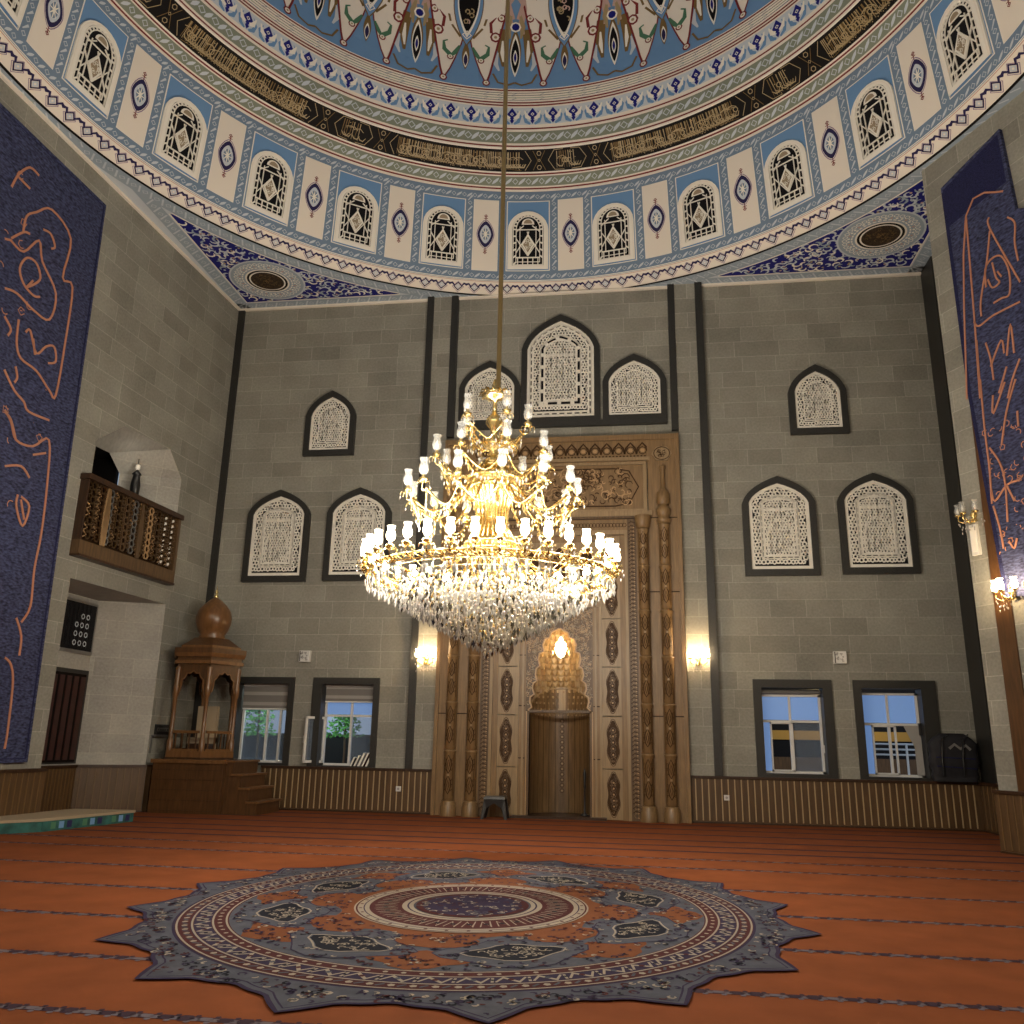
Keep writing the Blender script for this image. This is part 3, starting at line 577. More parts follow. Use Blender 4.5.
# ------------------------------------------------------------ pointed wall windows with carved white screens
def pointed(w_, h, hs, n=7):
    """pointed arch outline: straight jambs to hs, apex at h"""
    P = []
    for i in range(n+1):
        t = i/n; u = (1-t)**2*(-w_/2)+2*t*(1-t)*(-w_/2*.86)+0; v = (1-t)**2*hs+2*t*(1-t)*(hs+(h-hs)*.62)+t*t*h; P.append((u, v))
    return [(-w_/2, 0)]+P+[(-u, v) for u, v in reversed(P[:-1])]+[(w_/2, 0)]
def inst(w_, h, hs, d, base=None): return [(u, v+(d if base is None else base)) for u, v in pointed(w_-2*d, h-d*2.15, hs-d)]
def screen_window(w_, h, hs, style):
    fr = .135
    b = MB(); b.map = lambda u, v, hh: (u, -hh, v)
    O = pointed(w_, h, hs); I = inst(w_, h, hs, fr)
    b.band(O, I, 'granite', .09, True, .09); root = b
    s = MB(); s.map = b.map
    s.poly(I, 'night', .02)
    bd = .07 if style != 'small' else .06
    A = inst(w_, h, hs, fr+bd); s.band(I, A, 'screen', .05, True, .03)
    def walk(P, step):
        out = []; acc = 0
        for a, c in zip(P, P[1:]+P[:1]):
            L = hypot(c[0]-a[0], c[1]-a[1]); k = acc
            while k < L: out.append(((a[0]+(c[0]-a[0])*k/L, a[1]+(c[1]-a[1])*k/L), ((c[0]-a[0])/L, (c[1]-a[1])/L))); k += step
            acc = k-L
        return out
    def dashes(d, wd, step, fill=.45):     # dark slots: white ties between two white rails
        P0, P1 = inst(w_, h, hs, d), inst(w_, h, hs, d+wd)
        s.stroke(P0, .02, 'screen', .05, True, .02); s.stroke(P1, .02, 'screen', .05, True, .02)
        for (u, v), (du, dv) in walk(inst(w_, h, hs, d+wd/2), step): s.stroke([(u-du*step*fill/2, v-dv*step*fill/2), (u+du*step*fill/2, v+dv*step*fill/2)], wd, 'screen', .048)
    rnd = random.Random(3)
    def inside(u, v, d):
        P = inst(w_, h, hs, d); c = False
        for (x0, y0), (x1, y1) in zip(P, P[1:]+P[:1]):
            if (y0 > v) != (y1 > v) and u < (x1-x0)*(v-y0)/(y1-y0)+x0: c = not c
        return c
    def scroll(d0, d1, r=.045, wd=.03):
        g = r*1.75; nv = int(h/g)+1; nu = int(w_/g)+2
        for j in range(nv):
            for i in range(-nu//2, nu//2+1):
                u, v = (i+(.5 if j % 2 else 0))*g+rnd.uniform(-.008, .008), j*g+rnd.uniform(-.008, .008)
                if inside(u, v, d0+r*.6) and (d1 is None or not inside(u, v, d1-r*.6)): s.circ(u, v, r*rnd.uniform(.8, 1.1), wd, 'screen', .046+.002*((i+j) % 2), 6, a=rnd.random()*3)
    if style == 'centre':
        dashes(fr+.07, .045, .17, .35); s.band(inst(w_, h, hs, fr+.125), inst(w_, h, hs, fr+.15), 'screen', .05, True, .02)
        scroll(fr+.14, fr+.29, .042, .032); s.band(inst(w_, h, hs, fr+.28), inst(w_, h, hs, fr+.31), 'screen', .05, True, .02)
        dashes(fr+.31, .075, .3, .3); s.band(inst(w_, h, hs, fr+.395), inst(w_, h, hs, fr+.42), 'screen', .05, True, .02); scroll(fr+.41, None, .038, .034)
        s.stroke([(-.32, h*.62), (.32, h*.62)], .05, 'screen', .053)
    elif style == 'large':
        scroll(fr+.07, fr+.22, .042, .034); s.band(inst(w_, h, hs, fr+.215), inst(w_, h, hs, fr+.24), 'screen', .05, True, .02)
        dashes(fr+.24, .03, .13, .3); s.band(inst(w_, h, hs, fr+.275), inst(w_, h, hs, fr+.31), 'screen', .05, True, .02); scroll(fr+.3, None, .034, .031)
        s.stroke([(-w_*.22, h*.66), (w_*.22, h*.66)], .05, 'screen', .053)
        s.stroke([(u*.5, .45+v*.45) for u, v in pointed(w_*.7, h*.8, hs*.6)], .025, 'screen', .054)
    else:
        scroll(fr+.055, fr+.18, .036, .03); s.band(inst(w_, h, hs, fr+.175), inst(w_, h, hs, fr+.2), 'screen', .05, True, .02); scroll(fr+.19, None, .032, .03)
    return root, s
WN = 5
def put_window(x, z, w_, h, hs, style, src=None):
    global WN
    if src is None:
        r, s = screen_window(w_, h, hs, style); o = r.build('window_%d' % WN, loc=(x, -.0, z), kind='structure'); s.build('carved_screen', parent=o)
    else: o = copy_tree(src); o.name = 'window_%d' % WN; o.location = (x, 0, z)
    WN += 1; return o
a = put_window(-5.4, 7.78, 1.22, 1.61, .98, 'small'); put_window(5.58, 7.95, 1.22, 1.61, .98, 'small', a)
a = put_window(-6.45, 4.82, 1.5, 2.15, 1.56, 'large'); put_window(-4.55, 4.83, 1.5, 2.15, 1.56, 'large', a)
put_window(4.615, 4.87, 1.5, 2.2, 1.58, 'large', a); put_window(6.56, 4.89, 1.5, 2.2, 1.58, 'large', a)
put_window(-.01, 8.4, 1.8, 2.68, 1.83, 'centre')
a = put_window(-1.64, 8.38, 1.42, 1.6, .95, 'small'); put_window(1.655, 8.4, 1.42, 1.6, .95, 'small', a)
b = MB(); b.box(-2.36, 2.36, -.12, 0, 8.3, 8.42, 'granite'); struct(b, 'trim_16')

# ------------------------------------------------------------ lower windows
def low_window(n, X0, X1, H, holes_):
    x0, x1, z0, z1 = holes_; b = MB()      # dark granite surround
    for a_ in ((X0, x0, .88, H), (x1, X1, .88, H), (x0, x1, z1, H), (x0, x1, .88, z0)): b.box(a_[0], a_[1], -.05, 0, a_[2], a_[3], 'granite')
    return b.build('window_%d' % n, kind='structure')
def pvc_frame(name, par, x0, x1, z0, z1, y=.27, t=.045, verts=(), hor=()):
    b = MB()
    b.box(x0, x0+t, y-.03, y+.03, z0, z1, 'pvc'); b.box(x1-t, x1, y-.03, y+.03, z0, z1, 'pvc'); b.box(x0, x1, y-.03, y+.03, z0, z0+t, 'pvc'); b.box(x0, x1, y-.03, y+.03, z1-t, z1, 'pvc')
    for v, za, zb in verts: b.box(v-t/2, v+t/2, y-.032, y+.028, za, zb, 'pvc')
    for h_, xa, xb in hor: b.box(xa, xb, y-.034, y+.026, h_-t/2, h_+t/2, 'pvc')
    return b.build(name, parent=par)
def panef(name, par, x0, x1, z0, z1, m, y=.275):
    b = MB(); b.box(x0, x1, y, y+.008, z0, z1, m); return b.build(name, parent=par)
def blind(x0, x1, z0, z1, label):
    b = MB(); n = max(3, int((z1-z0)/.065))
    for i in range(n):
        za, zb = z0+(z1-z0)*i/n, z0+(z1-z0)*(i+1)/n; b.box(x0, x1, .17-.004*(i % 2), .175, za, zb, 'blind_light' if i % 3 == 1 else 'blind')
    o = b.build('window_blind', label=label, cat='blind', group='roller blinds in the lower windows')
    r = MB(); r.tube([(x0, .17, z0), (x1, .17, z0)], .016, 'pvc', 6); r.build('bottom_rail', parent=o)
    r = MB(); r.tube([(x0, .15, z1), (x1, .15, z1)], .03, 'blind_light', 8); r.build('roller', parent=o)
h = HOLES
w1 = low_window(1, -7.15, -5.75, 2.72, h[0]); f = pvc_frame('window_frame', w1, -7.0, -5.88, .93, 2.58, verts=[(-6.42, .93, 2.05), (-6.12, .93, 2.05)], hor=[(2.05, -7.0, -5.88)])
panef('frosted_pane', w1, -6.1, -5.9, .97, 2.03, 'pane'); panef('glass_pane', w1, -6.95, -6.13, .97, 2.03, 'pane', .3)
blind(-6.98, -5.9, 2.05, 2.56, 'grey zebra blind lowered halfway in the window behind the pulpit steps')
w2 = low_window(2, -5.33, -3.85, 2.72, h[1]); pvc_frame('window_frame', w2, -5.12, -3.98, .9, 2.58, verts=[(-4.52, .9, 2.3)], hor=[(1.93, -5.12, -3.98)])
panef('frosted_pane', w2, -4.49, -4.03, .95, 1.9, 'frosted_dim' if 'frosted_dim' in M else 'pane'); panef('glass_pane', w2, -5.08, -4.54, 1.96, 2.3, 'frosted_glow'); panef('glass_pane', w2, -4.49, -4.03, 1.96, 2.3, 'frosted_glow')
blind(-5.1, -4.0, 2.22, 2.56, 'grey zebra blind mostly raised above the open window casement')
# casement swung open to the left of window 2
cs = thing('window_casement', None, None, (-5.08, .2, 0), rad(-125)); cs.parent = w2
b = MB(); b.box(0, .045, -.02, .02, .95, 1.9, 'pvc'); b.box(.45, .5, -.02, .02, .95, 1.9, 'pvc'); b.box(0, .5, -.02, .02, .95, 1.0, 'pvc'); b.box(0, .5, -.02, .02, 1.85, 1.9, 'pvc'); b.box(.47, .49, -.06, -.02, 1.35, 1.5, 'pvc'); b.build('sash', parent=cs)
b = MB(); b.box(.045, .45, -.004, .004, 1.0, 1.85, 'pane'); b.build('glass_pane', parent=cs)
w3 = low_window(3, 3.89, 5.41, 2.76, h[2]); pvc_frame('window_frame', w3, 4.05, 5.23, .95, 2.48, verts=[(4.62, .95, 2.48)], hor=[(1.95, 4.05, 5.23)])
panef('frosted_pane', w3, 4.1, 4.6, 1.98, 2.44, 'frosted_glow'); panef('frosted_pane', w3, 4.65, 5.18, 1.98, 2.44, 'frosted_glow'); panef('glass_pane', w3, 4.65, 5.18, 1.0, 1.93, 'pane', .29)
pvc_frame('sliding_sash', w3, 4.22, 4.66, .99, 1.93, y=.24, t=.03); b = MB(); b.box(5.2, 5.235, .15, .2, 1.35, 1.5, 'pvc'); b.build('handle', parent=w3)
panef('frosted_pane', w3, 4.09, 4.22, .99, 1.93, 'frosted_glow')
b = MB(); b.tube([(4.05, .2, 2.53), (5.23, .2, 2.53)], .045, 'blind_light', 8); b.build('window_blind', label='rolled-up blind at the top of the window left of the black bag', cat='blind', group='roller blinds in the lower windows')
w4 = low_window(4, 5.82, 7.36, 2.76, h[3]); pvc_frame('window_frame', w4, 5.97, 7.08, .93, 2.53, verts=[(6.5, .93, 2.53)], hor=[(1.92, 5.97, 7.08)])
panef('frosted_pane', w4, 6.02, 6.48, 1.95, 2.49, 'frosted_glow'); panef('frosted_pane', w4, 6.53, 7.03, 1.95, 2.49, 'frosted_glow'); panef('frosted_pane', w4, 6.01, 6.17, .98, 1.9, 'frosted_glow')
pvc_frame('sliding_sash', w4, 6.17, 6.62, .97, 1.9, y=.24, t=.03)
b = MB(); b.box(7.03, 7.1, .12, .2, 1.72, 1.95, 'plastic_black'); b.build('latch', parent=w4)
# a pale curtain strip at the right of window 4
b = MB(); b.add([(6.75, .18, 1.9), (7.05, .18, 1.9), (7.07, .18, .97), (6.93, .18, .97), (6.92, .17, 1.5)], [(0, 1, 2, 3, 4)], 'blind_light')
b.box(6.93, 7.06, .175, .19, .97, 1.5, 'blind_light'); b.build('window_curtain', label='pale curtain strip drawn aside in the window nearest the black bag', cat='curtain')

# ------------------------------------------------------------ outside the windows
b = MB(); b.box(-30, 30, .5, 40, -.6, -.5, 'asphalt'); b.build('ground', kind='structure')
def bush(x, y, z0, r, hh, label):
    t = thing('garden_bush', label, 'bush', (x, y, z0), group='shrubs outside the left windows')
    b = MB(); b.tube([(0, 0, 0), (.05, 0, hh*.5), (0, .05, hh*.9)], .03, 'oak_dark', 5); b.build('stem', parent=t)
    b = MB()
    for k in range(700):
        u = random.random(); a = random.uniform(0, 6.28); rr = r*sqrt(random.random())*(1.1-u*.7); px, py, pz = rr*cos(a), rr*sin(a), hh*(.66+.37*u)
        d = .05; q = random.uniform(0, 6.28); b.add([(px, py, pz), (px+d*cos(q), py+d*sin(q), pz+d*.5), (px+2*d*cos(q), py+2*d*sin(q), pz), (px+d*cos(q), py+d*sin(q), pz-d*.5)], [(0, 1, 2, 3)], 'leaf')
    b.build('foliage', parent=t)
bush(-7.4, 1.95, -.5, .42, 3.0, 'green shrub seen through the window behind the pulpit'); bush(-5.25, 1.95, -.5, .4, 3.0, 'green shrub seen through the window with the open casement')
for x0, lab in ((-8.2, 'black planter wall under the shrub outside the leftmost window'), (-6.0, 'black planter wall under the shrub outside the open casement')):
    b = MB(); b.box(x0, x0+1.9, 2.7, 3.1, -.5, 1.5, 'plastic_black'); b.box(x0-.03, x0+1.93, 2.67, 3.13, 1.5, 1.56, 'granite'); b.build('planter_box', label=lab, cat='planter')
light('shrub_fill', (-6.4, .9, 2.9), 60, (.85, 1, .9), .1)  # added fill to brighten the shrubs, no fixture built
b = MB(); b.box(4.0, 16, 14, 14.4, -.5, 4.6, 'night'); b.box(4.0, 16, 13.95, 14, 1.74, 2.05, 'yellow_wall'); b.box(4.0, 16, 13.9, 14, -.4, 1.15, 'oak_dark')
b.build('street_building', label='low dark building with a lit yellow band beyond the right windows', cat='building')
light('street_light', (8.5, 11.5, 3.4), 130, (1, .75, .35), .1)
b = MB()
for z in (1.34, 1.45, 1.56): b.tube([(5.9, 2.0, z), (9.5, 2.0, z)], .02, 'pvc', 5)
for x in (6.3, 7.3, 8.3, 9.3): b.tube([(x, 2.0, -.5), (x, 2.0, 1.56)], .025, 'pvc', 5)
b.build('fence_rail', label='white metal railing outside the rightmost window', cat='railing')
light('path_light', (7.6, 1.2, 2.6), 5, (.9, .95, 1), .1)

# ------------------------------------------------------------ balcony balustrade on the left wall
t = thing('balcony_balustrade', 'pierced carved wooden balustrade under the chamfered niche on the left wall', 'balustrade', (lx(-3.1), -3.1, 4.5), atan2(-1, .055)+pi)
L = 2.96; BX = lambda u, v, hh: (u, -.06-hh, v)
# local x runs along the wall (towards the camera is negative y in the world)
t.rotation_euler = (0, 0, rad(90)-.055)
BX = lambda u, v, hh: (u, -.12-hh, v)
b = MB(); b.map = BX
b.prism([(-L/2, 0), (L/2, 0), (L/2, .25), (-L/2, .25)], 'oak_dark', -.12, .05); b.prism([(-L/2, -.04), (L/2, -.04), (L/2, 0), (-L/2, 0)], 'walnut_dark', -.12, .07)
b.prism([(L/2-.09, .25), (L/2, .25), (L/2, 1.38), (L/2-.09, 1.38)], 'oak_dark', -.12, .05); b.prism([(-L/2, .25), (-L/2+.04, .25), (-L/2+.04, 1.38), (-L/2, 1.38)], 'walnut_dark', -.12, .05); b.build('frame', parent=t)
b = MB(); b.map = BX; b.prism([(-L/2-.03, 1.36), (L/2+.03, 1.36), (L/2+.03, 1.46), (-L/2-.03, 1.46)], 'walnut_dark', -.12, .09); b.build('handrail', parent=t)
b = MB(); b.map = BX; b.poly([(-L/2, .25), (L/2, .25), (L/2, 1.38), (-L/2, 1.38)], 'groove', -.06)
rnd = random.Random(4); W2 = L-.2
for k in range(11):
    u0 = -W2/2+W2*(k+.5)/11; m = ['bronze', 'carve', 'metal_grey', 'bronze', 'oak_dark', 'metal_grey', 'bronze', 'carve_hi', 'bronze', 'white', 'white'][k]
    if k in (9, 10):
        for v in range(9): b.stroke([(u0-.06, .33+v*.115), (u0+.06, .38+v*.115)], .05, m, .0, depth=.03)
    for v in range(8):
        vv = .38+v*.13; b.circ(u0, vv, .07, .022, m if k < 9 else 'bronze', .01+.004*(v % 2), 6, depth=.03); b.circ(u0+.12, vv+.06, .05, .018, 'oak_dark', .012, 5, depth=.03)
        b.stroke([(u0-.12, vv-.06), (u0-.03, vv), (u0-.12, vv+.06)], .02, 'carve_hi' if rnd.random() < .3 else 'bronze', .006, depth=.02)
for u in (-.85, -.84, .2): b.prism([(u-.05, .27), (u+.05, .27), (u+.08, .8), (u+.03, 1.36), (u-.03, 1.36), (u-.08, .8)], 'carve_hi' if u < 0 else 'oak_dark', 0, .03)
b.build('pierced_panel', parent=t)
p = thing('pendant_lamp', 'small dark lantern with a white cap hanging in the balcony niche', 'lamp', (lx(-2.3)-.45, -2.42, 6.0))
b = MB(); b.lathe([(.0, .0), (.09, .02), (.1, .3), (.07, .5), (.1, .52), (.02, .62)], (0, 0, .12), 'plastic_black', 8); b.build('lamp_body', parent=p)
b = MB(); b.lathe([(.0, .13), (.05, .1), (.05, .03), (.03, 0)], (0, 0, .74), 'white', 8); b.build('cap', parent=p)
b = MB(); b.tube([(0, 0, 0), (0, 0, .3), (0, 0, .98)], [.03, .01, .008], 'plastic_black', 5); b.build('stand', parent=p)
light('niche_light', (lx(-2.6)-.3, -2.75, 6.75), 1.0, (1, .9, .75), .05)

# ------------------------------------------------------------ blue calligraphy panels on the side walls
def oranges(b, L, wd, h_, m='panel_orange'):
    for pl in L: b.stroke(smooth(pl), wd, m, h_, depth=.012)
BANL = [[(-7.11,9.11),(-6.82,9.08),(-6.55,9.46),(-6.4,9.15),(-5.99,8.78),(-6.03,8.26),(-6.41,8.24),(-6.79,8.33),(-7.05,8.28)],[(-7.11,9.14),(-6.89,9.4),(-6.76,9.45)],[(-6.9,9.39),(-6.89,9.7),(-6.71,9.9),(-6.4,10.16),(-5.87,9.93),(-5.9,9.14),(-5.64,9.1),(-5.59,8.06),(-5.6,7.05),(-5.76,7.07),(-6.11,7.27),(-6.48,7.33),(-6.62,7.55),(-6.66,7.93)],[(-6.32,8.53),(-6.46,8.48),(-6.7,8.56),(-6.83,8.77),(-6.73,9.02),(-6.52,9.05),(-6.38,8.86),(-6.47,8.69),(-6.63,8.53)],[(-6.63,8.53),(-6.52,8.72)],[(-7.29,9.97),(-7.2,10.28),(-7.01,10.55),(-6.8,10.55)],[(-7.19,10.23),(-6.93,10.2)],[(-6.51,9.7),(-6.33,9.73),(-6.19,9.57),(-6.27,9.48)],[(-6.48,7.79),(-6.39,7.87),(-6.18,7.56),(-6.0,7.77),(-5.82,7.85),(-5.73,7.62),(-5.9,7.51)],[(-6.3,7.77),(-6.2,7.52)],[(-6.76,7.0),(-6.49,6.76),(-6.26,6.66),(-6.12,6.54),(-5.65,6.57)],[(-6.6,6.35),(-6.45,6.27),(-6.28,5.99)],[(-6.55,7.15),(-6.48,6.99),(-6.52,6.88)],[(-7.23,9.06),(-7.11,9.11)],[(-6.95,7.84),(-6.78,7.7),(-6.82,7.56)],[(-6.61,6.38),(-6.44,6.24),(-6.27,5.99),(-5.91,6.01),(-5.58,6.24),(-5.45,5.46),(-5.4,4.66),(-5.42,4.04),(-5.37,3.44),(-5.51,3.15)],[(-5.63,3.21),(-5.46,2.94),(-5.43,2.63)],[(-5.73,2.57),(-5.58,2.48),(-5.47,2.2),(-5.41,1.49),(-5.41,1.19)],[(-6.04,5.14),(-6.03,4.95),(-5.83,4.67),(-5.76,5.02),(-5.97,5.13)],[(-6.41,5.5),(-6.08,5.61),(-5.86,5.48)],[(-5.88,5.87),(-5.6,6.0)],[(-5.96,5.08),(-5.82,4.78)]]
BANR = [[(0.4,7.02),(0.85,10.18),(1.59,10.17)],[(0.65,6.94),(0.75,8.4),(0.85,10.16)],[(1.27,9.89),(1.26,9.68),(1.64,8.5)],[(1.25,9.65),(1.12,9.17),(0.91,8.56),(0.88,8.29)],[(0.73,8.27),(0.81,8.15),(1.1,8.2),(1.59,8.19)],[(1.04,8.73),(1.07,9.05),(1.22,9.16),(1.39,9.1),(1.48,8.78),(1.43,8.41),(1.28,8.41),(1.13,8.4)],[(1.21,9.09),(1.24,8.81),(1.29,8.69),(1.15,8.67),(1.09,8.85)],[(1.28,8.89),(1.34,8.76)],[(1.59,9.69),(1.7,9.52),(1.65,9.2),(1.66,8.86)],[(0.89,7.81),(0.94,7.51),(0.94,7.14)],[(0.92,7.38),(1.17,7.73),(1.19,7.49)],[(1.23,7.43),(1.37,7.91),(1.36,7.42)],[(1.44,7.29),(1.26,7.01),(1.14,6.75)],[(1.2,7.26),(1.0,6.89)],[(0.67,7.02),(0.73,7.93)],[(0.7,7.25),(0.66,6.45),(0.65,5.78),(0.61,5.18)],[(1.13,7.03),(0.85,6.6),(0.89,6.9)],[(1.32,7.0),(1.09,6.56),(0.92,6.05)],[(0.7,6.08),(0.85,5.77),(0.89,5.41),(0.84,4.83)],[(1.14,5.42),(0.91,5.4),(0.67,5.21),(0.63,5.4)],[(0.63,5.14),(0.69,4.78),(0.71,4.44)],[(1.27,6.49),(1.25,6.24)],[(1.01,5.12),(0.91,5.4)],[(0.82,4.54),(0.89,4.41),(0.96,4.55)]]
b = MB(); b.map = lambda u, v, hh: (lx(u)+hh, u, v)
b.prism([(-5.14, 11.12), (-9.3, 11.2), (-9.3, .95), (-4.86, .98)], 'panel_blue', 0, .07)
b.stroke([(-5.2, 11.05), (-9.2, 11.12), (-9.2, 1.02), (-4.93, 1.04)], .04, 'panel_dark', .075, True)
oranges(b, BANL, .036, .085); rnd = random.Random(8)
for k in range(26):
    y, z = rnd.uniform(-7.6, -5.7), rnd.uniform(2, 10.6); b.stroke(arc(y, z, .07, rnd.uniform(0, 360), rnd.uniform(0, 500), 4), .018, 'panel_orange', .08)
b.build('calligraphy_panel', label='tall blue mosaic panel with orange outlines on the left wall', cat='wall panel')
b = MB(); b.map = PR
b.prism([(.42, 11.02), (1.67, 11.3), (1.74, 9.75), (2.6, 9.3), (2.6, 3.55), (.62, 3.7), (.5, 5.6), (.42, 7.1)], 'panel_blue', 0, .07)
b.stroke([(.46, 10.9), (.46, 7.1), (.54, 5.6), (.64, 3.8)], .07, 'panel_dark', .075); b.poly([(.46, 10.2), (.46, 10.95), (1.63, 11.22), (1.66, 10.3), (.84, 10.24)], 'panel_dark', .074)
oranges(b, BANR, .028, .085)
for k in range(90):
    t_, z = rnd.uniform(.65, 1.5), rnd.uniform(3.75, 6.4); b.stroke(arc(t_, z, .05, rnd.uniform(0, 360), rnd.uniform(0, 500), 4), .016, 'panel_orange', .08)
b.build('calligraphy_panel', label='tall blue mosaic panel with orange outlines on the right pier', cat='wall panel')

# ------------------------------------------------------------ round rug
def rug():
    b = MB(); cx, cy, ey = .06, -9.85, 1.14
    b.map = lambda u, v, h_: (cx+v*sin(u), cy+ey*v*cos(u), .012+h_)
    n = 240; A = [2*pi*i/n for i in range(n)]; off = rad(9)
    def edge(a):
        k = ((a-off)/(2*pi)*16) % 1; d = min(k, 1-k)*2       # 0 at a point, 1 between points
        return 2.62+.30*max(0, 1-d*2.2)**1.1+.07*abs(sin(pi*d))
    E1 = [(a, edge(a)) for a in A]
    b.band([(a, .001) for a in A], E1, 'rug_blue', 0, True); b.stroke(E1, .03, 'rug_dark', .001, True, sx=2.7)
    b.stroke([(a, r-.06) for a, r in E1], .012, 'rug_dark', .001, True, sx=2.7)
    def ringb(r0, r1, m, h_): b.band([(a, r0) for a in A], [(a, r1) for a in A], m, h_, True)
    rnd = random.Random(2)
    def sprinkle(r0, r1, cnt, cols, sz, h_, avoid=None):
        for k in range(cnt):
            a, r = rnd.uniform(0, 2*pi), sqrt(rnd.uniform(r0*r0, r1*r1))
            if avoid and avoid(a, r): continue
            a0 = rnd.uniform(0, 360); s_ = sz*rnd.uniform(.6, 1.3)
            b.stroke([(a+x/r, r+y) for x, y in arc(0, 0, s_, a0, a0+rnd.uniform(150, 300), 5)], [.008, .016, .02, .016, .012, .006], rnd.choice(cols), h_, sx=r)
    sprinkle(2.6, 2.86, 420, ['rug_dark', 'rug_red', 'rug_cream'], .022, .002, lambda a, r: r > edge(a)-.09)
    sprinkle(2.47, 2.64, 900, ['rug_dark', 'rug_red', 'rug_dark', 'rug_black', 'rug_cream'], .022, .002)
    ringb(2.40, 2.43, 'rug_dark', .001); ringb(2.02, 2.41, 'rug_red', .002); ringb(2.39, 2.405, 'rug_cream', .003); ringb(2.28, 2.295, 'rug_cream', .003); ringb(2.295, 2.30, 'rug_dark', .003)
    ringb(2.03, 2.045, 'rug_cream', .003); ringb(2.13, 2.145, 'rug_cream', .003); ringb(2.15, 2.275, 'rug_dark', .0025)
    for k in range(110):     # guard stripes
        u = 2*pi*k/110; b.disc(u, 2.34, .026, 'rug_cream', .004, 5, sx=2.34); b.disc(u, 2.088, .02, 'rug_cream', .004, 5, sx=2.1); b.stroke([(u+.02, 2.32), (u+.04, 2.36)], .02, 'rug_blue', .004, sx=2.3)
    for k in range(60):      # main border of flowers and scrolls
        u = 2*pi*k/60
        b.stroke([(u-.045, 2.17), (u-.02, 2.26), (u+.02, 2.165), (u+.045, 2.255)], [.016, .036, .036, .016], 'rug_cream', .004, sx=2.2); b.disc(u, 2.21, .022, 'rug_red' if k % 2 else 'rug_blue', .005, 6, sx=2.2)
        b.stroke([(u+.05, 2.17), (u+.055, 2.26)], .018, 'rug_cream', .004, sx=2.2); b.disc(u+.052, 2.215, .016, 'rug_black', .005, 5, sx=2.2)
    # field: eight blue-grey lobes with black cartouches, orange in between
    b.band([(a, 1.0) for a in A], [(a, 1.22+.09*cos(8*(a-rad(22.5)+pi/8))) for a in A], 'rug_orange', .001, True)
    for k in range(8):
        c = rad(22.5)+k*pi/4
        lob = lambda r0, hw, hh, nn=20: [(c+hw*cos(t)*(1+.16*cos(4*t))/r0, r0+hh*sin(t)*(1+.12*cos(4*t))) for t in [2*pi*j/nn for j in range(nn)]]
        e = c+pi/8
        b.poly([(e+.34*cos(t)*(1+.2*cos(4*t))/1.8, 1.78+.2*sin(t)*(1+.2*cos(4*t))) for t in [2*pi*j/16 for j in range(16)]], 'rug_orange', .002)
        b.poly([(e+.3*cos(t)/1.2, 1.27+.2*sin(t)) for t in [2*pi*j/12 for j in range(12)]], 'rug_orange', .002)
        b.stroke(lob(1.6, .50, .34), .01, 'rug_dark', .003, True, sx=1.6); b.poly(lob(1.6, .50, .34), 'rug_blue', .0025)
        b.poly(lob(1.6, .31, .18), 'rug_black', .004); b.stroke(lob(1.6, .33, .195), .014, 'rug_cream', .0045, True, sx=1.6)
        for j in range(34):
            t, q = rnd.uniform(0, 6.28), sqrt(rnd.random())*.85; u, v = c+.3*q*cos(t)/1.6, 1.6+.16*q*sin(t); a0 = rnd.uniform(0, 360)
            b.stroke([(u+x/1.6, v+y) for x, y in arc(0, 0, .026, a0, a0+220, 4)], .011, 'rug_cream', .005, sx=1.6)
    sprinkle(1.1, 1.98, 1500, ['rug_dark', 'rug_dark', 'rug_red', 'rug_cream', 'rug_black', 'rug_dark'], .02, .0052, lambda a, r: abs(r-1.6) < .21 and abs((a-rad(22.5)+pi/8) % (pi/4)-pi/8)*1.6 < .34)
    ringb(.52, 1.03, 'rug_cream', .006); ringb(1.0, 1.015, 'rug_red', .0065); ringb(.94, .95, 'rug_dark', .0065); ringb(.62, .9, 'rug_red', .0065); ringb(.56, .575, 'rug_dark', .0065)
    for k in range(36):
        u = 2*pi*k/36; b.stroke([(u-.07, .66), (u-.03, .85), (u+.03, .68), (u+.07, .85)], [.01, .035, .035, .01], 'rug_cream', .0075, sx=.76); b.disc(u, .76, .025, 'rug_black', .008, 6, sx=.76); b.disc(u, .975, .018, 'rug_red', .0075, 5, sx=1)
    ringb(.001, .5, 'rug_red', .0065)
    ringb(.001, .44, 'rug_dark', .007)
    sprinkle(.05, .48, 130, ['rug_cream', 'rug_red', 'rug_cream', 'rug_blue'], .026, .0085)
    b.build('round_rug', label='large round grey-blue and red medallion rug with a pointed edge on the orange carpet', cat='rug')
rug()

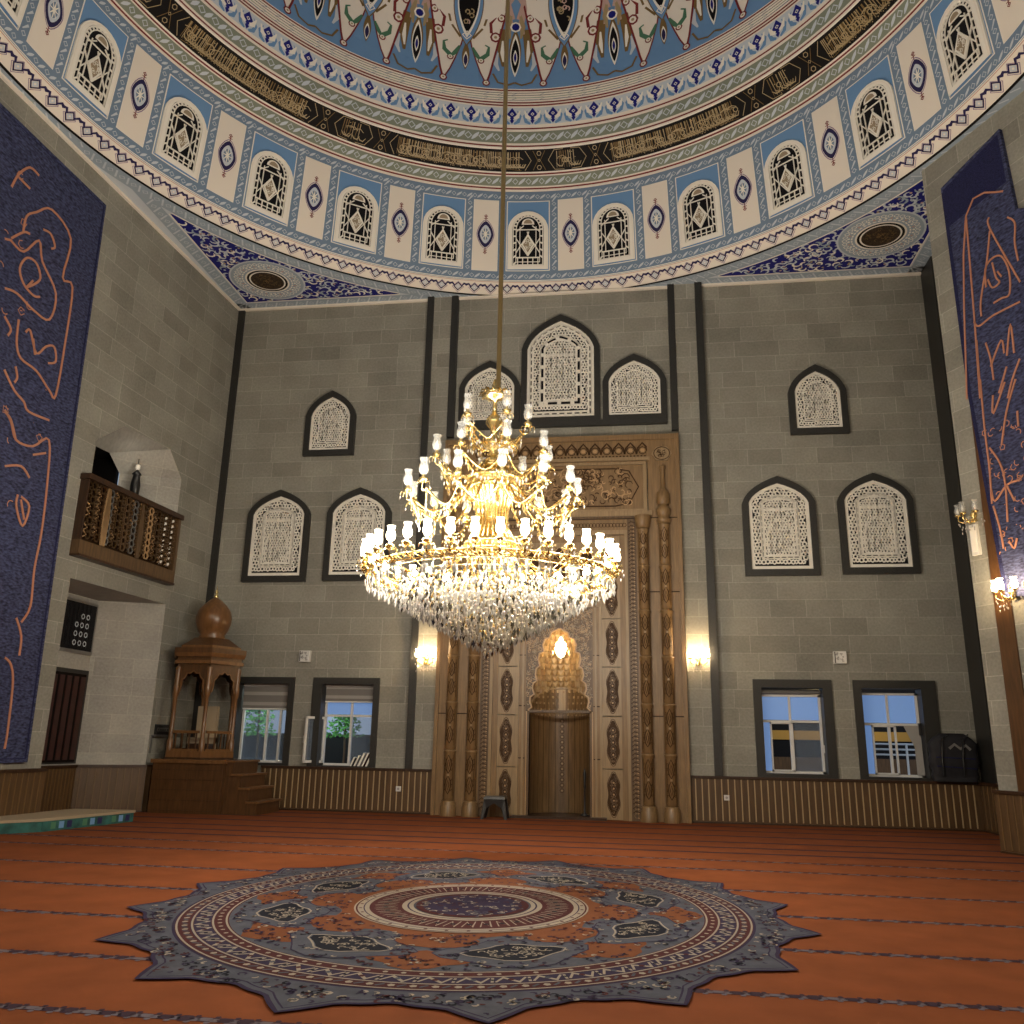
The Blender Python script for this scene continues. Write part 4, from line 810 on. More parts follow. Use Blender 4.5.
# ------------------------------------------------------------ mihrab
def mihrab():
    t = thing('mihrab', 'tall carved oak prayer niche with turned columns in the middle of the back wall', 'mihrab', (0, 0, 0)); t.scale = (1, 1, .984)
    FM = lambda u, v, h_: (u, -h_, v)
    def nb(): b = MB(); b.map = FM; return b
    def bp(b, x0, x1, z0, z1, m, h0, h1): b.box(x0, x1, -h1, -h0, z0, z1, m)
    joints = [.98, 2.02, 3.02, 4.03, 5.04, 6.0]
    b = nb()
    for s in (-1, 1):
        X = sorted((s*1.63, s*2.58)); bp(b, X[0], X[1], 0, 6.3, 'oak', .1, .22); X = sorted((s*1.9, s*2.58)); bp(b, X[0], X[1], 6.3, 8.12, 'oak', .1, .22)
        X = sorted((s*2.5, s*2.58)); bp(b, X[0], X[1], 0, 8.12, 'oak', .22, .27)
        for z in (2.02, 4.03+.55, 6.2): X = sorted((s*1.64, s*2.5)); bp(b, X[0], X[1], z, z+.022, 'groove', .22, .224)
    bp(b, -2.58, 2.58, 8.0, 8.12, 'oak', .1, .26); bp(b, -1.9, 1.9, 7.5, 8.0, 'oak', .1, .2); bp(b, -1.95, 1.95, 7.52, 7.6, 'oak_light', .2, .26)
    b.build('outer_frame', parent=t)
    # crest of trefoil carving
    b = nb(); n = 15
    for k in range(n):
        u = -1.8+3.6*k/(n-1); b.stroke([(u-.13, 7.68), (u-.1, 7.82), (u, 7.94), (u+.1, 7.82), (u+.13, 7.68)], .04, 'carve', .215, depth=.02); b.disc(u, 7.76, .05, 'carve_hi', .218, 6); b.circ(u, 7.76, .085, .02, 'carve', .216, 8)
    for k in range(50): u = -1.85+3.7*k/49; b.disc(u, 7.63, .025, 'carve', .205, 5)
    b.build('crest_carving', parent=t)
    # inscription panel
    b = nb(); bp(b, -1.88, 1.88, 6.36, 7.5, 'oak', .1, .17)
    for q in ((-1.88, 1.88, 7.44, 7.5), (-1.88, 1.88, 6.36, 6.42), (-1.88, -1.8, 6.42, 7.44), (1.8, 1.88, 6.42, 7.44)): bp(b, *q, 'oak_light', .17, .22)
    rnd = random.Random(9)
    b.stroke([(-1.7, 6.93), (-1.5, 7.3), (-1.2, 7.36), (1.2, 7.36), (1.5, 7.3), (1.7, 6.93), (1.5, 6.56), (1.2, 6.5), (-1.2, 6.5), (-1.5, 6.56)], .03, 'carve', .18, True, depth=.01)
    for k in range(260):
        u, v = rnd.uniform(-1.5, 1.5), rnd.uniform(6.56, 7.32); a0 = rnd.uniform(0, 360); r = rnd.uniform(.03, .09)
        b.stroke(arc(u, v, r, a0, a0+rnd.uniform(120, 260), 5), [.008, .018, .024, .024, .018, .008], rnd.choice(['carve', 'carve', 'carve_hi']), .18+.004*rnd.random(), depth=.01)
    b.build('inscription_panel', parent=t)
    b = nb(); bp(b, -1.97, 1.97, 6.24, 6.36, 'oak_light', .1, .3); bp(b, -1.93, 1.93, 6.2, 6.24, 'oak_dark', .1, .27)
    b.build('ledge', parent=t)
    # turned columns
    def column(x, top, y, fin):
        b = MB(); c = (x, y, 0); r = .115
        b.lathe([(.165, 0), (.165, .2), (.14, .235), (.15, .27), (r, .3)], c, 'oak', 14)
        zs = [.3, 1.3, 2.28, 3.24, 4.2, 5.15, top]
        for z0, z1 in zip(zs, zs[1:]): b.lathe([(r*.8, z0), (r, z0+.03), (r, z1-.06), (r*1.15, z1-.04), (r*1.15, z1-.02), (r*.8, z1)], c, 'oak', 14)
        o = b.build('column', parent=t)
        g = MB(); g.map = lambda u, v, h_: (x+(r+h_)*sin(u/r), y-(r+h_)*cos(u/r), v)
        for z0, z1 in zip(zs, zs[1:]):
            L = z1-z0; m_ = (z0+z1)/2
            for s in (-1, 1):
                zc = m_+s*L*.2
                g.stroke([(0, zc+L*.19), (.05, zc+L*.08), (.06, zc), (.04, zc-L*.1), (0, zc-L*.17), (-.04, zc-L*.1), (-.06, zc), (-.05, zc+L*.08)], .024, 'carve', .004, True); g.stroke([(0, zc+L*.1), (.025, zc), (0, zc-L*.1), (-.025, zc)], .018, 'carve', .004, True)
                for e in (-1, 1):
                    for w_ in range(3): g.stroke(arc(e*.075, zc+(w_-1)*L*.1, .018, 0, 270, 5), .01, 'carve', .004)
            g.disc(0, m_, .028, 'oak_light', .006, 6)
            for s in (-1, 1): g.stroke([(s*.1, z0+.08), (s*.085, m_), (s*.1, z1-.1)], .012, 'carve', .004)
        g.build('carving', parent=o)
        k = MB(); k.lathe([(r, top), (.15, top+.05), (.15, top+.1), (.11, top+.14), (.14, top+.2), (.16, top+.32), (.12, top+.36), (.1, top+.42)] if fin else [(r, top), (.15, top+.05), (.17, top+.2), (.17, top+.28)], c, 'oak', 14)
        if fin:
            k.lathe([(.12, top+.42), (.15, top+.5), (.13, top+.7), (.05, top+.78), (.045, top+1.2), (.07, top+1.28), (.03, top+1.33)], c, 'oak', 12)
            k.build('capital', parent=o)
            d = MB(); d.map = FM; zc = 7.66; d.prism([(x+.2*cos(a)*(1+.08*cos(6*a)), zc+.17*sin(a)*(1+.08*cos(6*a))) for a in [2*pi*i/24 for i in range(24)]], 'oak_light', .22, .27)
            d.circ(x, zc, .17, .02, 'carve', .272, 20, ry=.145)
            for j in range(14): d.stroke(arc(x+random.uniform(-.09, .09), zc+random.uniform(-.07, .07), .035, random.uniform(0, 360), random.uniform(0, 560), 5), .012, 'carve', .273)
            d.prism([(x-.03, zc+.17), (x+.03, zc+.17), (x, zc+.24)], 'oak', .22, .26); d.build('rosette', parent=o)
        else: k.build('capital', parent=o)
    for s in (-1, 1): column(s*2.21, 6.05, -.3, True); column(s*1.77, 5.95, -.3, False)
    # carved upright strips
    for s in (-1, 1):
        b = nb(); X = sorted((s*1.44, s*1.63)); bp(b, X[0], X[1], 0, 6.2, 'oak_dark', .1, .19); v = .1
        while v < 6.1:
            c = s*1.535; b.circ(c, v, .045, .012, 'oak', .194, 6); b.stroke([(c-.07, v+.05), (c-.02, v+.09), (c+.07, v+.06)], .018, 'carve', .196); b.disc(c+.04, v-.04, .014, 'carve_hi', .195, 5); v += .085
        b.build('carved_strip', parent=t)
    # upper inner frames
    b = nb(); bp(b, -1.44, 1.44, 5.95, 6.2, 'oak', .1, .17); bp(b, -1.44, 1.44, 5.85, 5.95, 'oak_light', .1, .22); bp(b, -1.3, 1.3, 5.0, 5.85, 'oak', .08, .13)
    for k in range(40): u = -1.38+2.76*k/39; b.circ(u, 6.07, .045, .014, 'carve', .175, 6)
    for s in (-1, 1): X = sorted((s*1.38, s*1.44)); bp(b, X[0], X[1], 0, 5.85, 'oak_light', .14, .22)
    b.build('inner_frame', parent=t)
    # medallion panels either side
    for s in (-1, 1):
        for z0, z1 in zip([0]+joints[:5], joints[:5]+[5.84]):
            b = nb(); X = sorted((s*.88, s*1.38)); bp(b, X[0], X[1], z0+.008, z1-.008, 'oak_light', .1, .15); X = sorted((s*1.27, s*1.38)); bp(b, X[0], X[1], z0, z1, 'oak', .15, .17)
            o = b.build('medallion_panel', parent=t)
            g = nb(); c = s*1.09; m_ = (z0+z1)/2; H = (z1-z0)*.42; pr = lambda f: [(c+f*.115*sin(a)*(1+.16*cos(6*a)), m_+f*H*cos(a)) for a in [2*pi*i/36 for i in range(36)]]
            g.poly(pr(1), 'carve', .152); g.stroke(pr(1.06), .012, 'carve', .153, True)
            for j in range(30):
                q = random.uniform(-.85, .85); a0 = random.uniform(0, 360); g.stroke(arc(c+random.uniform(-.07, .07)*(1-abs(q)*.5), m_+q*H, .022, a0, a0+230, 4), .01, 'oak_dark' if j % 3 else 'oak', .156)

            for q in (-.55, -.28, 0, .28, .55): g.circ(c, m_+q*H, .05, .012, 'oak_dark', .155, 8, ry=.06); g.disc(c, m_+q*H, .02, 'carve_hi', .157, 5)
            g.build('medallion', parent=o)
        b = nb(); X = sorted((s*.69, s*.88)); bp(b, X[0], X[1], 0, 4.5, 'oak', .08, .16); X = sorted((s*.83, s*.88)); bp(b, X[0], X[1], 0, 4.5, 'oak_light', .16, .19); X = sorted((s*.73, s*.77)); bp(b, X[0], X[1], 0, 4.4, 'oak_light', .16, .18)
        for z in (1.15, 2.2, 3.25): X = sorted((s*.7, s*.84)); bp(b, X[0], X[1], z, z+.02, 'groove', .16, .164)
        b.build('jamb', parent=t)
    b = nb(); bp(b, -.88, .88, 4.28, 4.5, 'oak_light', .08, .18); bp(b, -1.3, 1.3, 4.5, 5.0, 'oak', .08, .13); bp(b, -.88, .88, 4.42, 4.46, 'oak_dark', .18, .2)
    for k in range(3): bp(b, -.85+.58*k, -.32+.58*k, 4.58, 5.7, 'oak_light', .13, .15); b.poly([(-.59+.58*k+.14*sin(a), 5.13+.45*cos(a)) for a in [2*pi*i/24 for i in range(24)]], 'carve', .153)
    b.build('lintel', parent=t)
    # spandrel with lobed opening
    half = [(.63, 2.12), (.56, 2.19), (.60, 2.30), (.59, 2.40), (.51, 2.45), (.55, 2.57), (.53, 2.68), (.455, 2.73), (.49, 2.86), (.47, 2.98), (.40, 3.04), (.435, 3.17), (.41, 3.30), (.32, 3.34), (.345, 3.48), (.30, 3.60), (.20, 3.64), (.17, 3.74), (0, 3.83)]
    b = nb(); O = [(.69, 2.12+(4.28-2.12)*min(1, i/12)) if i <= 12 else (.69*(1-(i-12)/(len(half)-1-12)), 4.28) for i in range(len(half))]
    for s in (-1, 1): b.band([(s*u, v) for u, v in O], [(s*u, v) for u, v in half], 'oak_dark', .13, False, .1); b.stroke([(s*(u+.01), v) for u, v in half], .03, 'carve_hi', .145, depth=.03)
    rnd = random.Random(6)
    def openw(v):
        for (u0, v0), (u1, v1) in zip(half, half[1:]):
            if v0 <= v <= v1: return u0+(u1-u0)*(v-v0)/max(1e-6, v1-v0)
        return 0 if v > 3.8 else .64
    for k in range(1500):
        u, v = rnd.uniform(-.66, .66), rnd.uniform(2.15, 4.25)
        if abs(u) < openw(v)+.045: continue
        a0 = rnd.uniform(0, 360); b.stroke(arc(u, v, .028, a0, a0+230, 4), .011, rnd.choice(['carve_hi', 'beige', 'oak']), .134+.004*rnd.random())
    b.build('spandrel', parent=t)
    # niche: vertical boards below, honeycomb hood above
    cy = .05; R = .66
    b = MB()
    def cyl(u, v, h_): return ((R-h_)*sin(u), cy+(R-h_)*cos(u)*.95, v)
    b.map = cyl; nb_ = 14
    for i in range(nb_):
        a0, a1 = rad(-90+180*i/nb_), rad(-90+180*(i+1)/nb_); ztop = 2.18+.44*cos(rad(-90+180*(i+.5)/nb_)); b.rect(a0, a1-.012, .06, ztop, 'niche_oak', .045, 2)
    b.rect(rad(-90), rad(90), .04, 2.2, 'groove', 0, 28)
    b.stroke([(rad(-90+7.5*j), 2.2+.44*cos(rad(-90+7.5*j))) for j in range(25)], .03, 'oak_light', .05, sx=.6, depth=.04)
    b.rect(rad(-7), rad(7), .06, 2.6, 'oak_dark', .052, 2); b.rect(rad(-7), rad(7), 2.13, 2.6, 'oak_light', .056, 2); v = .5
    while v < 2.0: b.circ(0, v, .045, .014, 'carve', .058, 6, sx=.6); b.disc(0, v, .02, 'oak_light', .058, 5, sx=.6); v += .11
    b.build('niche_boards', parent=t)
    b = MB(); rows_ = 15
    for j in range(rows_):
        f0, f1 = j/rows_, (j+1)/rows_; z0, z1 = 2.05+1.83*f0, 2.05+1.83*f1; q0, q1 = R*sqrt(max(0, 1-f0**2.6)), R*sqrt(max(0, 1-f1**2.6)); nn = max(6, int(20*(1-f0*.6)))
        for i in range(nn):
            a0, a1 = rad(-90+180*(i+(.5 if j % 2 else 0)-.25)/nn), rad(-90+180*(i+1+(.5 if j % 2 else 0)-.25)/nn); am = (a0+a1)/2
            P = lambda a, r, z: (r*sin(a), cy+r*cos(a)*.95, z)
            b.add([P(a0, q0, z0), P(a1, q0, z0), P(a1, q1, z1), P(a0, q1, z1), P(am, q0*.93-.015, z0-.015)], [(0, 4, 3), (4, 1, 2), (4, 2, 3)], 'oak_light' if (i+j) % 2 else 'oak')
    b.build('niche_hood', parent=t)
    b = nb(); bp(b, -.69, .69, 2.08, 2.13, 'oak_dark', -.02, .12)
    for s in (-1, 1): X = sorted((s*.62, s*.69)); bp(b, X[0], X[1], 0, 2.12, 'oak_dark', .05, .12); X = sorted((s*.665, s*.685)); bp(b, X[0], X[1], .05, 2.1, 'carve_hi', .12, .135)
    b.build('opening_frame', parent=t)
    b = nb(); bp(b, -.95, .95, 0, .05, 'walnut_dark', -.7, .34); b.build('step', parent=t)
mihrab()
def glow_shade(par, loc, s=1., lit=True, name='glass_shade'):
    b = MB(); b.lathe([(r*s, z*s) for r, z in [(.018, 0), (.045, .03), (.052, .07), (.04, .115), (.034, .14), (.048, .175)]], (0, 0, 0), 'shade_lit' if lit else 'shade_glass', 10)
    o = b.build(name, parent=par, loc=loc); return o
def bulb(par, loc, s=1., lit=True):
    b = MB(); b.lathe([(0, 0), (.014*s, .01*s), (.02*s, .05*s), (.012*s, .085*s), (0, .11*s)], (0, 0, 0), 'bulb' if lit else 'bulb_off', 6); return b.build('bulb', parent=par, loc=loc)
# lamp in the niche
t = thing('hanging_lamp', 'glowing gold lamp hanging in the hood of the prayer niche', 'lamp', (.02, -.02, 3.26))
b = MB(); b.lathe([(0, -.1), (.05, -.07), (.1, 0), (.13, .1), (.11, .2), (.05, .28), (.02, .34)], (0, 0, 0), 'shade_lit', 12); b.build('glass_globe', parent=t)
b = MB(); b.ring((0, 0, .12), .18, .014, 'gold', 20, 5); b.ring((0, 0, .24), .12, .012, 'gold', 16, 5); b.tube([(0, 0, .34), (0, 0, .8)], .008, 'gold', 5)
for k in range(8): b.drop((.17*cos(k*pi/4), .17*sin(k*pi/4), .02), .02, .1, 'gold')
b.build('gold_frame', parent=t); light('niche_lamp_light', (0, 0, .1), 13, (1, .66, .25), .08, parent=t)
# bamboo-like dark staff standing in the niche
b = MB(); b.lathe([(.09, 0), (.09, .03), (.03, .05), (.02, .07), (.018, .5), (.03, .55), (.02, .6), (.035, .8), (.02, .86), (.01, .9)], (.5, .12, .05), 'plastic_black', 8); b.build('microphone_stand', label='short black stand inside the prayer niche at its right side', cat='stand')

# ------------------------------------------------------------ sconces
def sconce(loc, rz, label, lit=3, s=1.):
    t = thing('wall_sconce', label, 'wall lamp', loc, rz, 'gold crystal wall sconces')
    b = MB(); b.lathe([(0, -.12), (.05, -.1), (.03, -.04), (.06, 0), (.03, .06), (0, .12)], (0, -.02, 0), 'gold', 10); b.tube([(0, -.03, -.1), (0, -.12, -.14), (0, -.2, -.06)], .012, 'gold', 6); b.build('back_plate', parent=t)
    for k, (dx, dy) in enumerate(((-.17, -.16), (0, -.24), (.17, -.16))):
        a = MB(); a.tube([(0, -.05, -.06), (dx*.5, dy*.8, -.13), (dx, dy, -.08), (dx, dy, 0)], .011, 'gold', 6); a.lathe([(.0, -.01), (.045, 0), (.05, .02), (.015, .03)], (dx, dy, 0), 'gold', 8); o = a.build('lamp_arm', parent=t)
        glow_shade(o, (dx, dy, .02), s, k < lit); bulb(o, (dx, dy, .04), s, k < lit)
        if k < lit: light('sconce_light', (dx, dy, .09), SCONCE_W/3, (1, .7, .38), .04, parent=o)
    c = MB(); rnd = random.Random(3)
    for k in range(26): a = rnd.uniform(0, pi); r = rnd.uniform(.05, .24); c.drop((r*cos(a), -.03-.2*sin(a)*r/.24, -.1-rnd.uniform(0, .16)), .012, .05, 'crystal')
    c.build('crystal_drops', parent=t, kind='stuff')
    return t
sconce((-2.83, -.1, 3.12), 0, 'gold crystal sconce glowing on the stone pilaster left of the prayer niche'); sconce((2.83, -.1, 3.14), 0, 'gold crystal sconce glowing on the stone pilaster right of the prayer niche')
angp = atan2(-DX, DY)+pi
sconce(PR(.78, 3.75, .09), rad(-90)+atan2(.457, .8895)*1.0, 'gold crystal sconce glowing on the lower edge of the right blue panel', 3)
sconce(PR(.2, 5.1, .01), rad(-90)+atan2(.457, .8895), 'unlit gold and crystal sconce on the bare stone beside the right blue panel', 0)
b = MB(); b.map = PR; b.prism([(.1, 4.45), (.24, 4.45), (.24, 4.95), (.1, 4.95)], 'pvc', 0, .05); b.prism([(.12, 4.5), (.22, 4.5), (.22, 4.9), (.12, 4.9)], 'white', .05, .06)
b.build('wall_notice', label='small white board fixed to the right stone pier under the unlit sconce', cat='board')
for x, z, lab in ((-5.56, 3.17, 'small white speaker box on the wall above the left lower windows'), (5.61, 3.2, 'small white speaker box on the wall above the right lower windows')):
    t = thing('wall_speaker', lab, 'speaker', (x, 0, z), group='small white wall boxes')
    b = MB(); b.box(-.12, .12, -.09, 0, -.12, .12, 'pvc'); b.build('case', parent=t)
    b = MB(); b.map = lambda u, v, h_: (u, -.09-h_, v); rnd = random.Random(1)
    for k in range(16): b.disc(rnd.uniform(-.08, .08), rnd.uniform(-.08, .08), rnd.uniform(.012, .025), 'metal_grey', .002, 6)
    b.poly([(-.11, -.11), (-.09, -.11), (-.09, .11), (-.11, .11)], 'plastic_black', .002); b.build('grille', parent=t)

for x, z, lab in ((3.27, .48, 'small white socket on the wooden wainscot right of the prayer niche'), (-3.3, .48, 'small white socket on the wooden wainscot left of the prayer niche')):
    t = thing('wall_socket', lab, 'socket', (x, -.1, z), group='sockets on the wainscot')
    b = MB(); b.box(-.05, .05, -.035, 0, -.05, .05, 'pvc'); b.build('cover', parent=t); b = MB(); b.lathe([(.0, 0), (.025, .0)], (0, 0, 0), 'metal_grey', 8); o = b.build('hole_plate', parent=t); o.rotation_euler = (rad(90), 0, 0); o.location = (0, -.036, 0)

# ------------------------------------------------------------ pulpit in the left corner
def pulpit():
    t = thing('pulpit', 'walnut pulpit with a domed canopy and four steps in the left corner', 'pulpit', (-7.28, -.98, 0))
    cx, cy = 0, 0; R = .86; n = 6; off = rad(0)
    V = lambda r, k: (cx+r*cos(off+k*pi/3), cy+r*sin(off+k*pi/3))
    def hexa(b, r, z0, z1, m, r1=None):
        r1 = (r1 or r)*.84; r = r*.84; v = [(*V(r, k), z0) for k in range(6)]+[(*V(r1, k), z1) for k in range(6)]
        b.add(v, [tuple(range(6)), tuple(range(6, 12))]+[(k, (k+1) % 6, 6+(k+1) % 6, 6+k) for k in range(6)], m)
    b = MB(); b.box(-.56, .9, -.72, .66, 0, .98, 'walnut')
    for z in (.05, .24, .43, .62, .8): b.box(-.565, .905, -.725, -.72, z, z+.008, 'walnut_dark')
    b.box(-.6, .93, -.76, .7, .93, 1.0, 'walnut_light'); b.build('base', parent=t)
    for k in range(4):      # steps run down to the right along the back wall
        z = 1.0-.25*k; x = .88+.18*k
        b = MB(); b.box(x+.001, x+.18, -.6-.01*k, .5, 0, z-.04, 'walnut'); b.box(x-.03, x+.215, -.63-.01*k, .52, z-.04, z, 'walnut_light'); b.build('step', parent=t)
    b = MB(); hexa(b, .88, 1.0, 1.16, 'walnut_light'); hexa(b, .9, 1.0, 1.04, 'walnut_dark'); b.build('platform', parent=t)
    for k in range(6):      # posts
        x, y = V(.67, k); b = MB(); b.lathe([(.06, 1.16), (.06, 1.36), (.04, 1.4), (.04, 2.2), (.06, 2.26), (.06, 2.4), (.05, 2.45), (.055, 2.8)], (x, y, 0), 'walnut_light', 10); b.build('post', parent=t)
    for k in range(6):      # lobed arches
        (x0, y0), (x1, y1) = V(.67, k), V(.67, k+1); L = hypot(x1-x0, y1-y0); b = MB()
        nx, ny = (y1-y0)/L, -(x1-x0)/L
        b.map = lambda u, v, h_: (x0+(x1-x0)*u/L+nx*h_, y0+(y1-y0)*u/L+ny*h_, v)
        m_ = 12; A = []; w_ = L*.5-.07
        for i in range(m_+1):
            a = pi-pi*i/m_; lo = 1-.09*(i % 2); A.append((L/2+w_*lo*cos(a), 2.3+.42*lo*sin(a)**.8 if 0 < i < m_ else 2.3))
        Bt = [(L/2+(L/2)*cos(pi-pi*i/m_)*1.0, 2.86) for i in range(m_+1)]
        b.band(A, [(L*i/m_, 2.88) for i in range(m_+1)], 'walnut', .02, False, .05); b.band([(.0, 2.3), (.0, 2.88)], [(A[0][0], 2.3), (A[0][0], 2.3)], 'walnut', .02, False, .05); b.band([(L, 2.3), (L, 2.88)], [(A[-1][0], 2.3), (A[-1][0], 2.3)], 'walnut', .02, False, .05)
        b.stroke(A, .025, 'walnut_light', .03, depth=.02); b.build('lobed_arch', parent=t)
        if k not in (0,):
            r_ = MB(); r_.map = b.map; r_.prism([(.06, 1.16), (L-.06, 1.16), (L-.06, 1.2), (.06, 1.2)], 'walnut_light', 0, .04); r_.prism([(.06, 1.5), (L-.06, 1.5), (L-.06, 1.55), (.06, 1.55)], 'walnut_light', 0, .04)
            for q in range(4): r_.prism([(.12+q*(L-.24)/3-.012, 1.2), (.12+q*(L-.24)/3+.012, 1.2), (.12+q*(L-.24)/3+.012, 1.5), (.12+q*(L-.24)/3-.012, 1.5)], 'walnut', .01, .03)
            r_.build('railing', parent=t)
    b = MB(); hexa(b, .92, 2.86, 2.93, 'walnut_light'); hexa(b, .86, 2.93, 3.0, 'walnut'); hexa(b, .92, 3.0, 3.08, 'walnut_light', .96); hexa(b, .96, 3.08, 3.18, 'walnut'); hexa(b, .8, 3.18, 3.24, 'walnut_light'); hexa(b, .78, 3.24, 3.42, 'walnut', .46); b.build('cornice', parent=t)
    b = MB(); b.lathe([(.24, 3.4), (.27, 3.46), (.25, 3.5), (.31, 3.6), (.355, 3.74), (.37, 3.86), (.34, 4.0), (.25, 4.13), (.13, 4.24), (.04, 4.31), (0, 4.32)], (0, 0, 0), 'walnut_light', 24); b.build('onion_dome', parent=t)
    b = MB(); b.lathe([(.03, 4.29), (.05, 4.34), (.02, 4.38), (.04, 4.43), (.012, 4.48), (0, 4.6)], (0, 0, 0), 'gold', 8); b.build('finial', parent=t)
    b = MB(); b.box(-.22, .22, .18, .26, 1.16, 2.05, 'beige'); b.box(-.22, .22, -.14, .26, 1.3, 1.42, 'beige'); b.box(-.2, .2, -.12, .24, 1.16, 1.3, 'walnut_dark'); b.build('seat', parent=t)
pulpit()
# coat rail on the splayed wall beside the pulpit
b = MB(); b.map = lambda u, v, h_: (lx(u)+h_, u, v)
b.prism([(-1.5, 1.42), (-1.08, 1.42), (-1.08, 1.46), (-1.5, 1.46)], 'metal_grey', .002, .1); b.prism([(-1.4, 1.46), (-1.0, 1.46), (-1.0, 1.66), (-1.4, 1.66)], 'plastic_black', .002, .06)
for k in range(5): b.circ(-1.36+.08*k, 1.56, .035, .012, 'metal_grey', .065, 8)
b.prism([(-1.5, 1.1), (-1.48, 1.1), (-1.48, 1.42), (-1.5, 1.42)], 'metal_grey', 0, .03); b.build('coat_rack', label='small black coat rail on the left wall beside the pulpit', cat='coat rack')

# ------------------------------------------------------------ small things on the floor and ledges
def stool():
    t = thing('step_stool', 'low black plastic stool on the carpet left of the prayer niche', 'stool', (-1.2, -.62, 0))
    b = MB(); H = .42; w0_, w1_ = .2, .26
    v = [(-w0_, -.17, H), (w0_, -.17, H), (w0_, .17, H), (-w0_, .17, H), (-w0_-.01, -.18, H-.05), (w0_+.01, -.18, H-.05), (w0_+.01, .18, H-.05), (-w0_-.01, .18, H-.05)]
    b.add(v, [(0, 1, 2, 3), (4, 5, 6, 7), (0, 1, 5, 4), (1, 2, 6, 5), (2, 3, 7, 6), (3, 0, 4, 7)], 'plastic_black'); b.build('seat', parent=t)
    for sx in (-1, 1):
        for sy in (-1, 1):
            b = MB(); a = .055
            def P(f, dx, dy): r = w0_+(w1_-w0_)*f; q = .17+.04*f; return (sx*(r-dx), sy*(q-dy), (H-.05)*(1-f))
            b.add([P(0, 0, 0), P(0, .09, 0), P(0, .09, .05), P(0, 0, .05), P(1, 0, 0), P(1, a, 0), P(1, a, .04), P(1, 0, .04)], [(0, 1, 5, 4), (1, 2, 6, 5), (2, 3, 7, 6), (3, 0, 4, 7), (4, 5, 6, 7)], 'plastic_black'); b.build('leg', parent=t)
    b = MB(); b.map = lambda u, v_, h_: (u, -.19-h_, v_); b.band([(-.2, .37), (0, .37), (.2, .37)], [(-.15, .2), (0, .3), (.15, .2)], 'plastic_black', .0, False, .02); b.build('apron', parent=t)
stool()
def books():
    cols = [('black', 'fabric_black'), ('dark grey', 'blind'), ('white', 'pvc'), ('dark red', 'rug_red'), ('pale grey', 'blind_light')]; x = -4.42
    labs = ['black book leaning leftmost in the row on the window sill', 'grey book second from the left in the leaning row on the window sill', 'white book in the middle of the leaning row on the window sill', 'dark red book second from the right in the leaning row on the window sill', 'pale book leaning rightmost in the row on the window sill']
    for k in range(5):
        t = thing('book', labs[k], 'book', (x+.085*k, .08, .902), 0, 'books leaning on the window sill'); t.rotation_euler = (0, rad(24), 0)
        h_ = [.2, .24, .3, .3, .3][k]
        b = MB(); b.box(0, .045, -.07, .07, 0, h_, cols[k][1]); b.build('cover', parent=t); b = MB(); b.box(.006, .039, -.073, .066, .006, h_+.002, 'screen'); b.build('pages', parent=t)
books()
def bag():
    t = thing('duffel_bag', 'big black padded bag standing on the wooden ledge beside the rightmost window', 'bag', (7.5, -.16, .88))
    b = MB(); rows_ = 9; nn = 20; vv = []
    for j in range(rows_+1):
        z = .88*j/rows_; f = 1-.03*(j-4.5)**2/4 if j < 8 else [.86, .5][j-8]; bul = 1+.06*sin(j*2.1)
        for i in range(nn): a = 2*pi*i/nn; ex = .5; vv.append((.44*f*bul*(abs(cos(a))**.45)*(1 if cos(a) >= 0 else -1), .13*f*(abs(sin(a))**.6)*(1 if sin(a) >= 0 else -1)*(1+.1*sin(3*j)), z))
    b.add(vv, [(j*nn+i, j*nn+(i+1) % nn, (j+1)*nn+(i+1) % nn, (j+1)*nn+i) for j in range(rows_) for i in range(nn)]+[tuple(range(nn)), tuple(rows_*nn+i for i in range(nn))], 'fabric_black', True); b.build('bag_body', parent=t)
    b = MB()
    for x in (-.25, .12): b.tube([(x, -.15, .1), (x, -.17, .45), (x+.03, -.16, .75), (x+.15, -.1, .86)], .018, 'plastic_black', 5)
    b.build('strap', parent=t)
    b = MB(); b.map = lambda u, v, h_: (u, -.14-h_, v); b.stroke([(-.1, .6), (0, .68), (.1, .6), (.2, .66), (.28, .58)], .05, 'blind', .0); b.stroke([(-.35, .28), (.35, .24)], .02, 'panel_dark', .0); b.stroke([(-.35, .44), (.35, .42)], .02, 'panel_dark', .0); b.build('print', parent=t)
bag()
def platform():
    t = thing('low_platform', 'low beige platform with a teal patterned side by the left wall', 'platform', (0, 0, 0))
    P = [(-7.05, -3.5), (-7.35, -5.45), (-7.75, -6.0), (-8.2, -6.0), (-8.15, -4.3), (-8.1, -3.6)]
    b = MB(); b.map = lambda u, v, h_: (u, v, h_); b.prism([(x, y) for x, y in P], 'teal', .0, .15); b.build('side_panel', parent=t)
    b = MB(); b.map = lambda u, v, h_: (u, v, h_); b.prism([((x+7.7)*1.02-7.7, (y+4.8)*1.02-4.8) for x, y in P], 'beige', .15, .19); b.build('top', parent=t)
    b = MB(); b.map = lambda u, v, h_: (-7.05-.3*u/1.97+h_*.99, -3.5-u, v)
    b.poly([(.02, .02), (1.96, .02), (1.96, .14), (.02, .14)], 'teal', .004)
    for k in range(12): b.poly([(.1+k*.16, .03), (.1+k*.16+.1, .03), (.1+k*.16+.1, .13), (.1+k*.16, .13)], ['navy_dark', 'blue', 'leaf_green', 'teal'][k % 4], .008)
    b.build('pattern_strip', parent=t)
platform()
t = thing('barrier_pole', 'thin white pole standing at the left edge beside the low platform', 'pole', (-8.02, -6.35, 0))
b = MB(); b.lathe([(.14, 0), (.14, .02), (.03, .05)], (0, 0, 0), 'metal_grey', 12); b.build('base', parent=t)
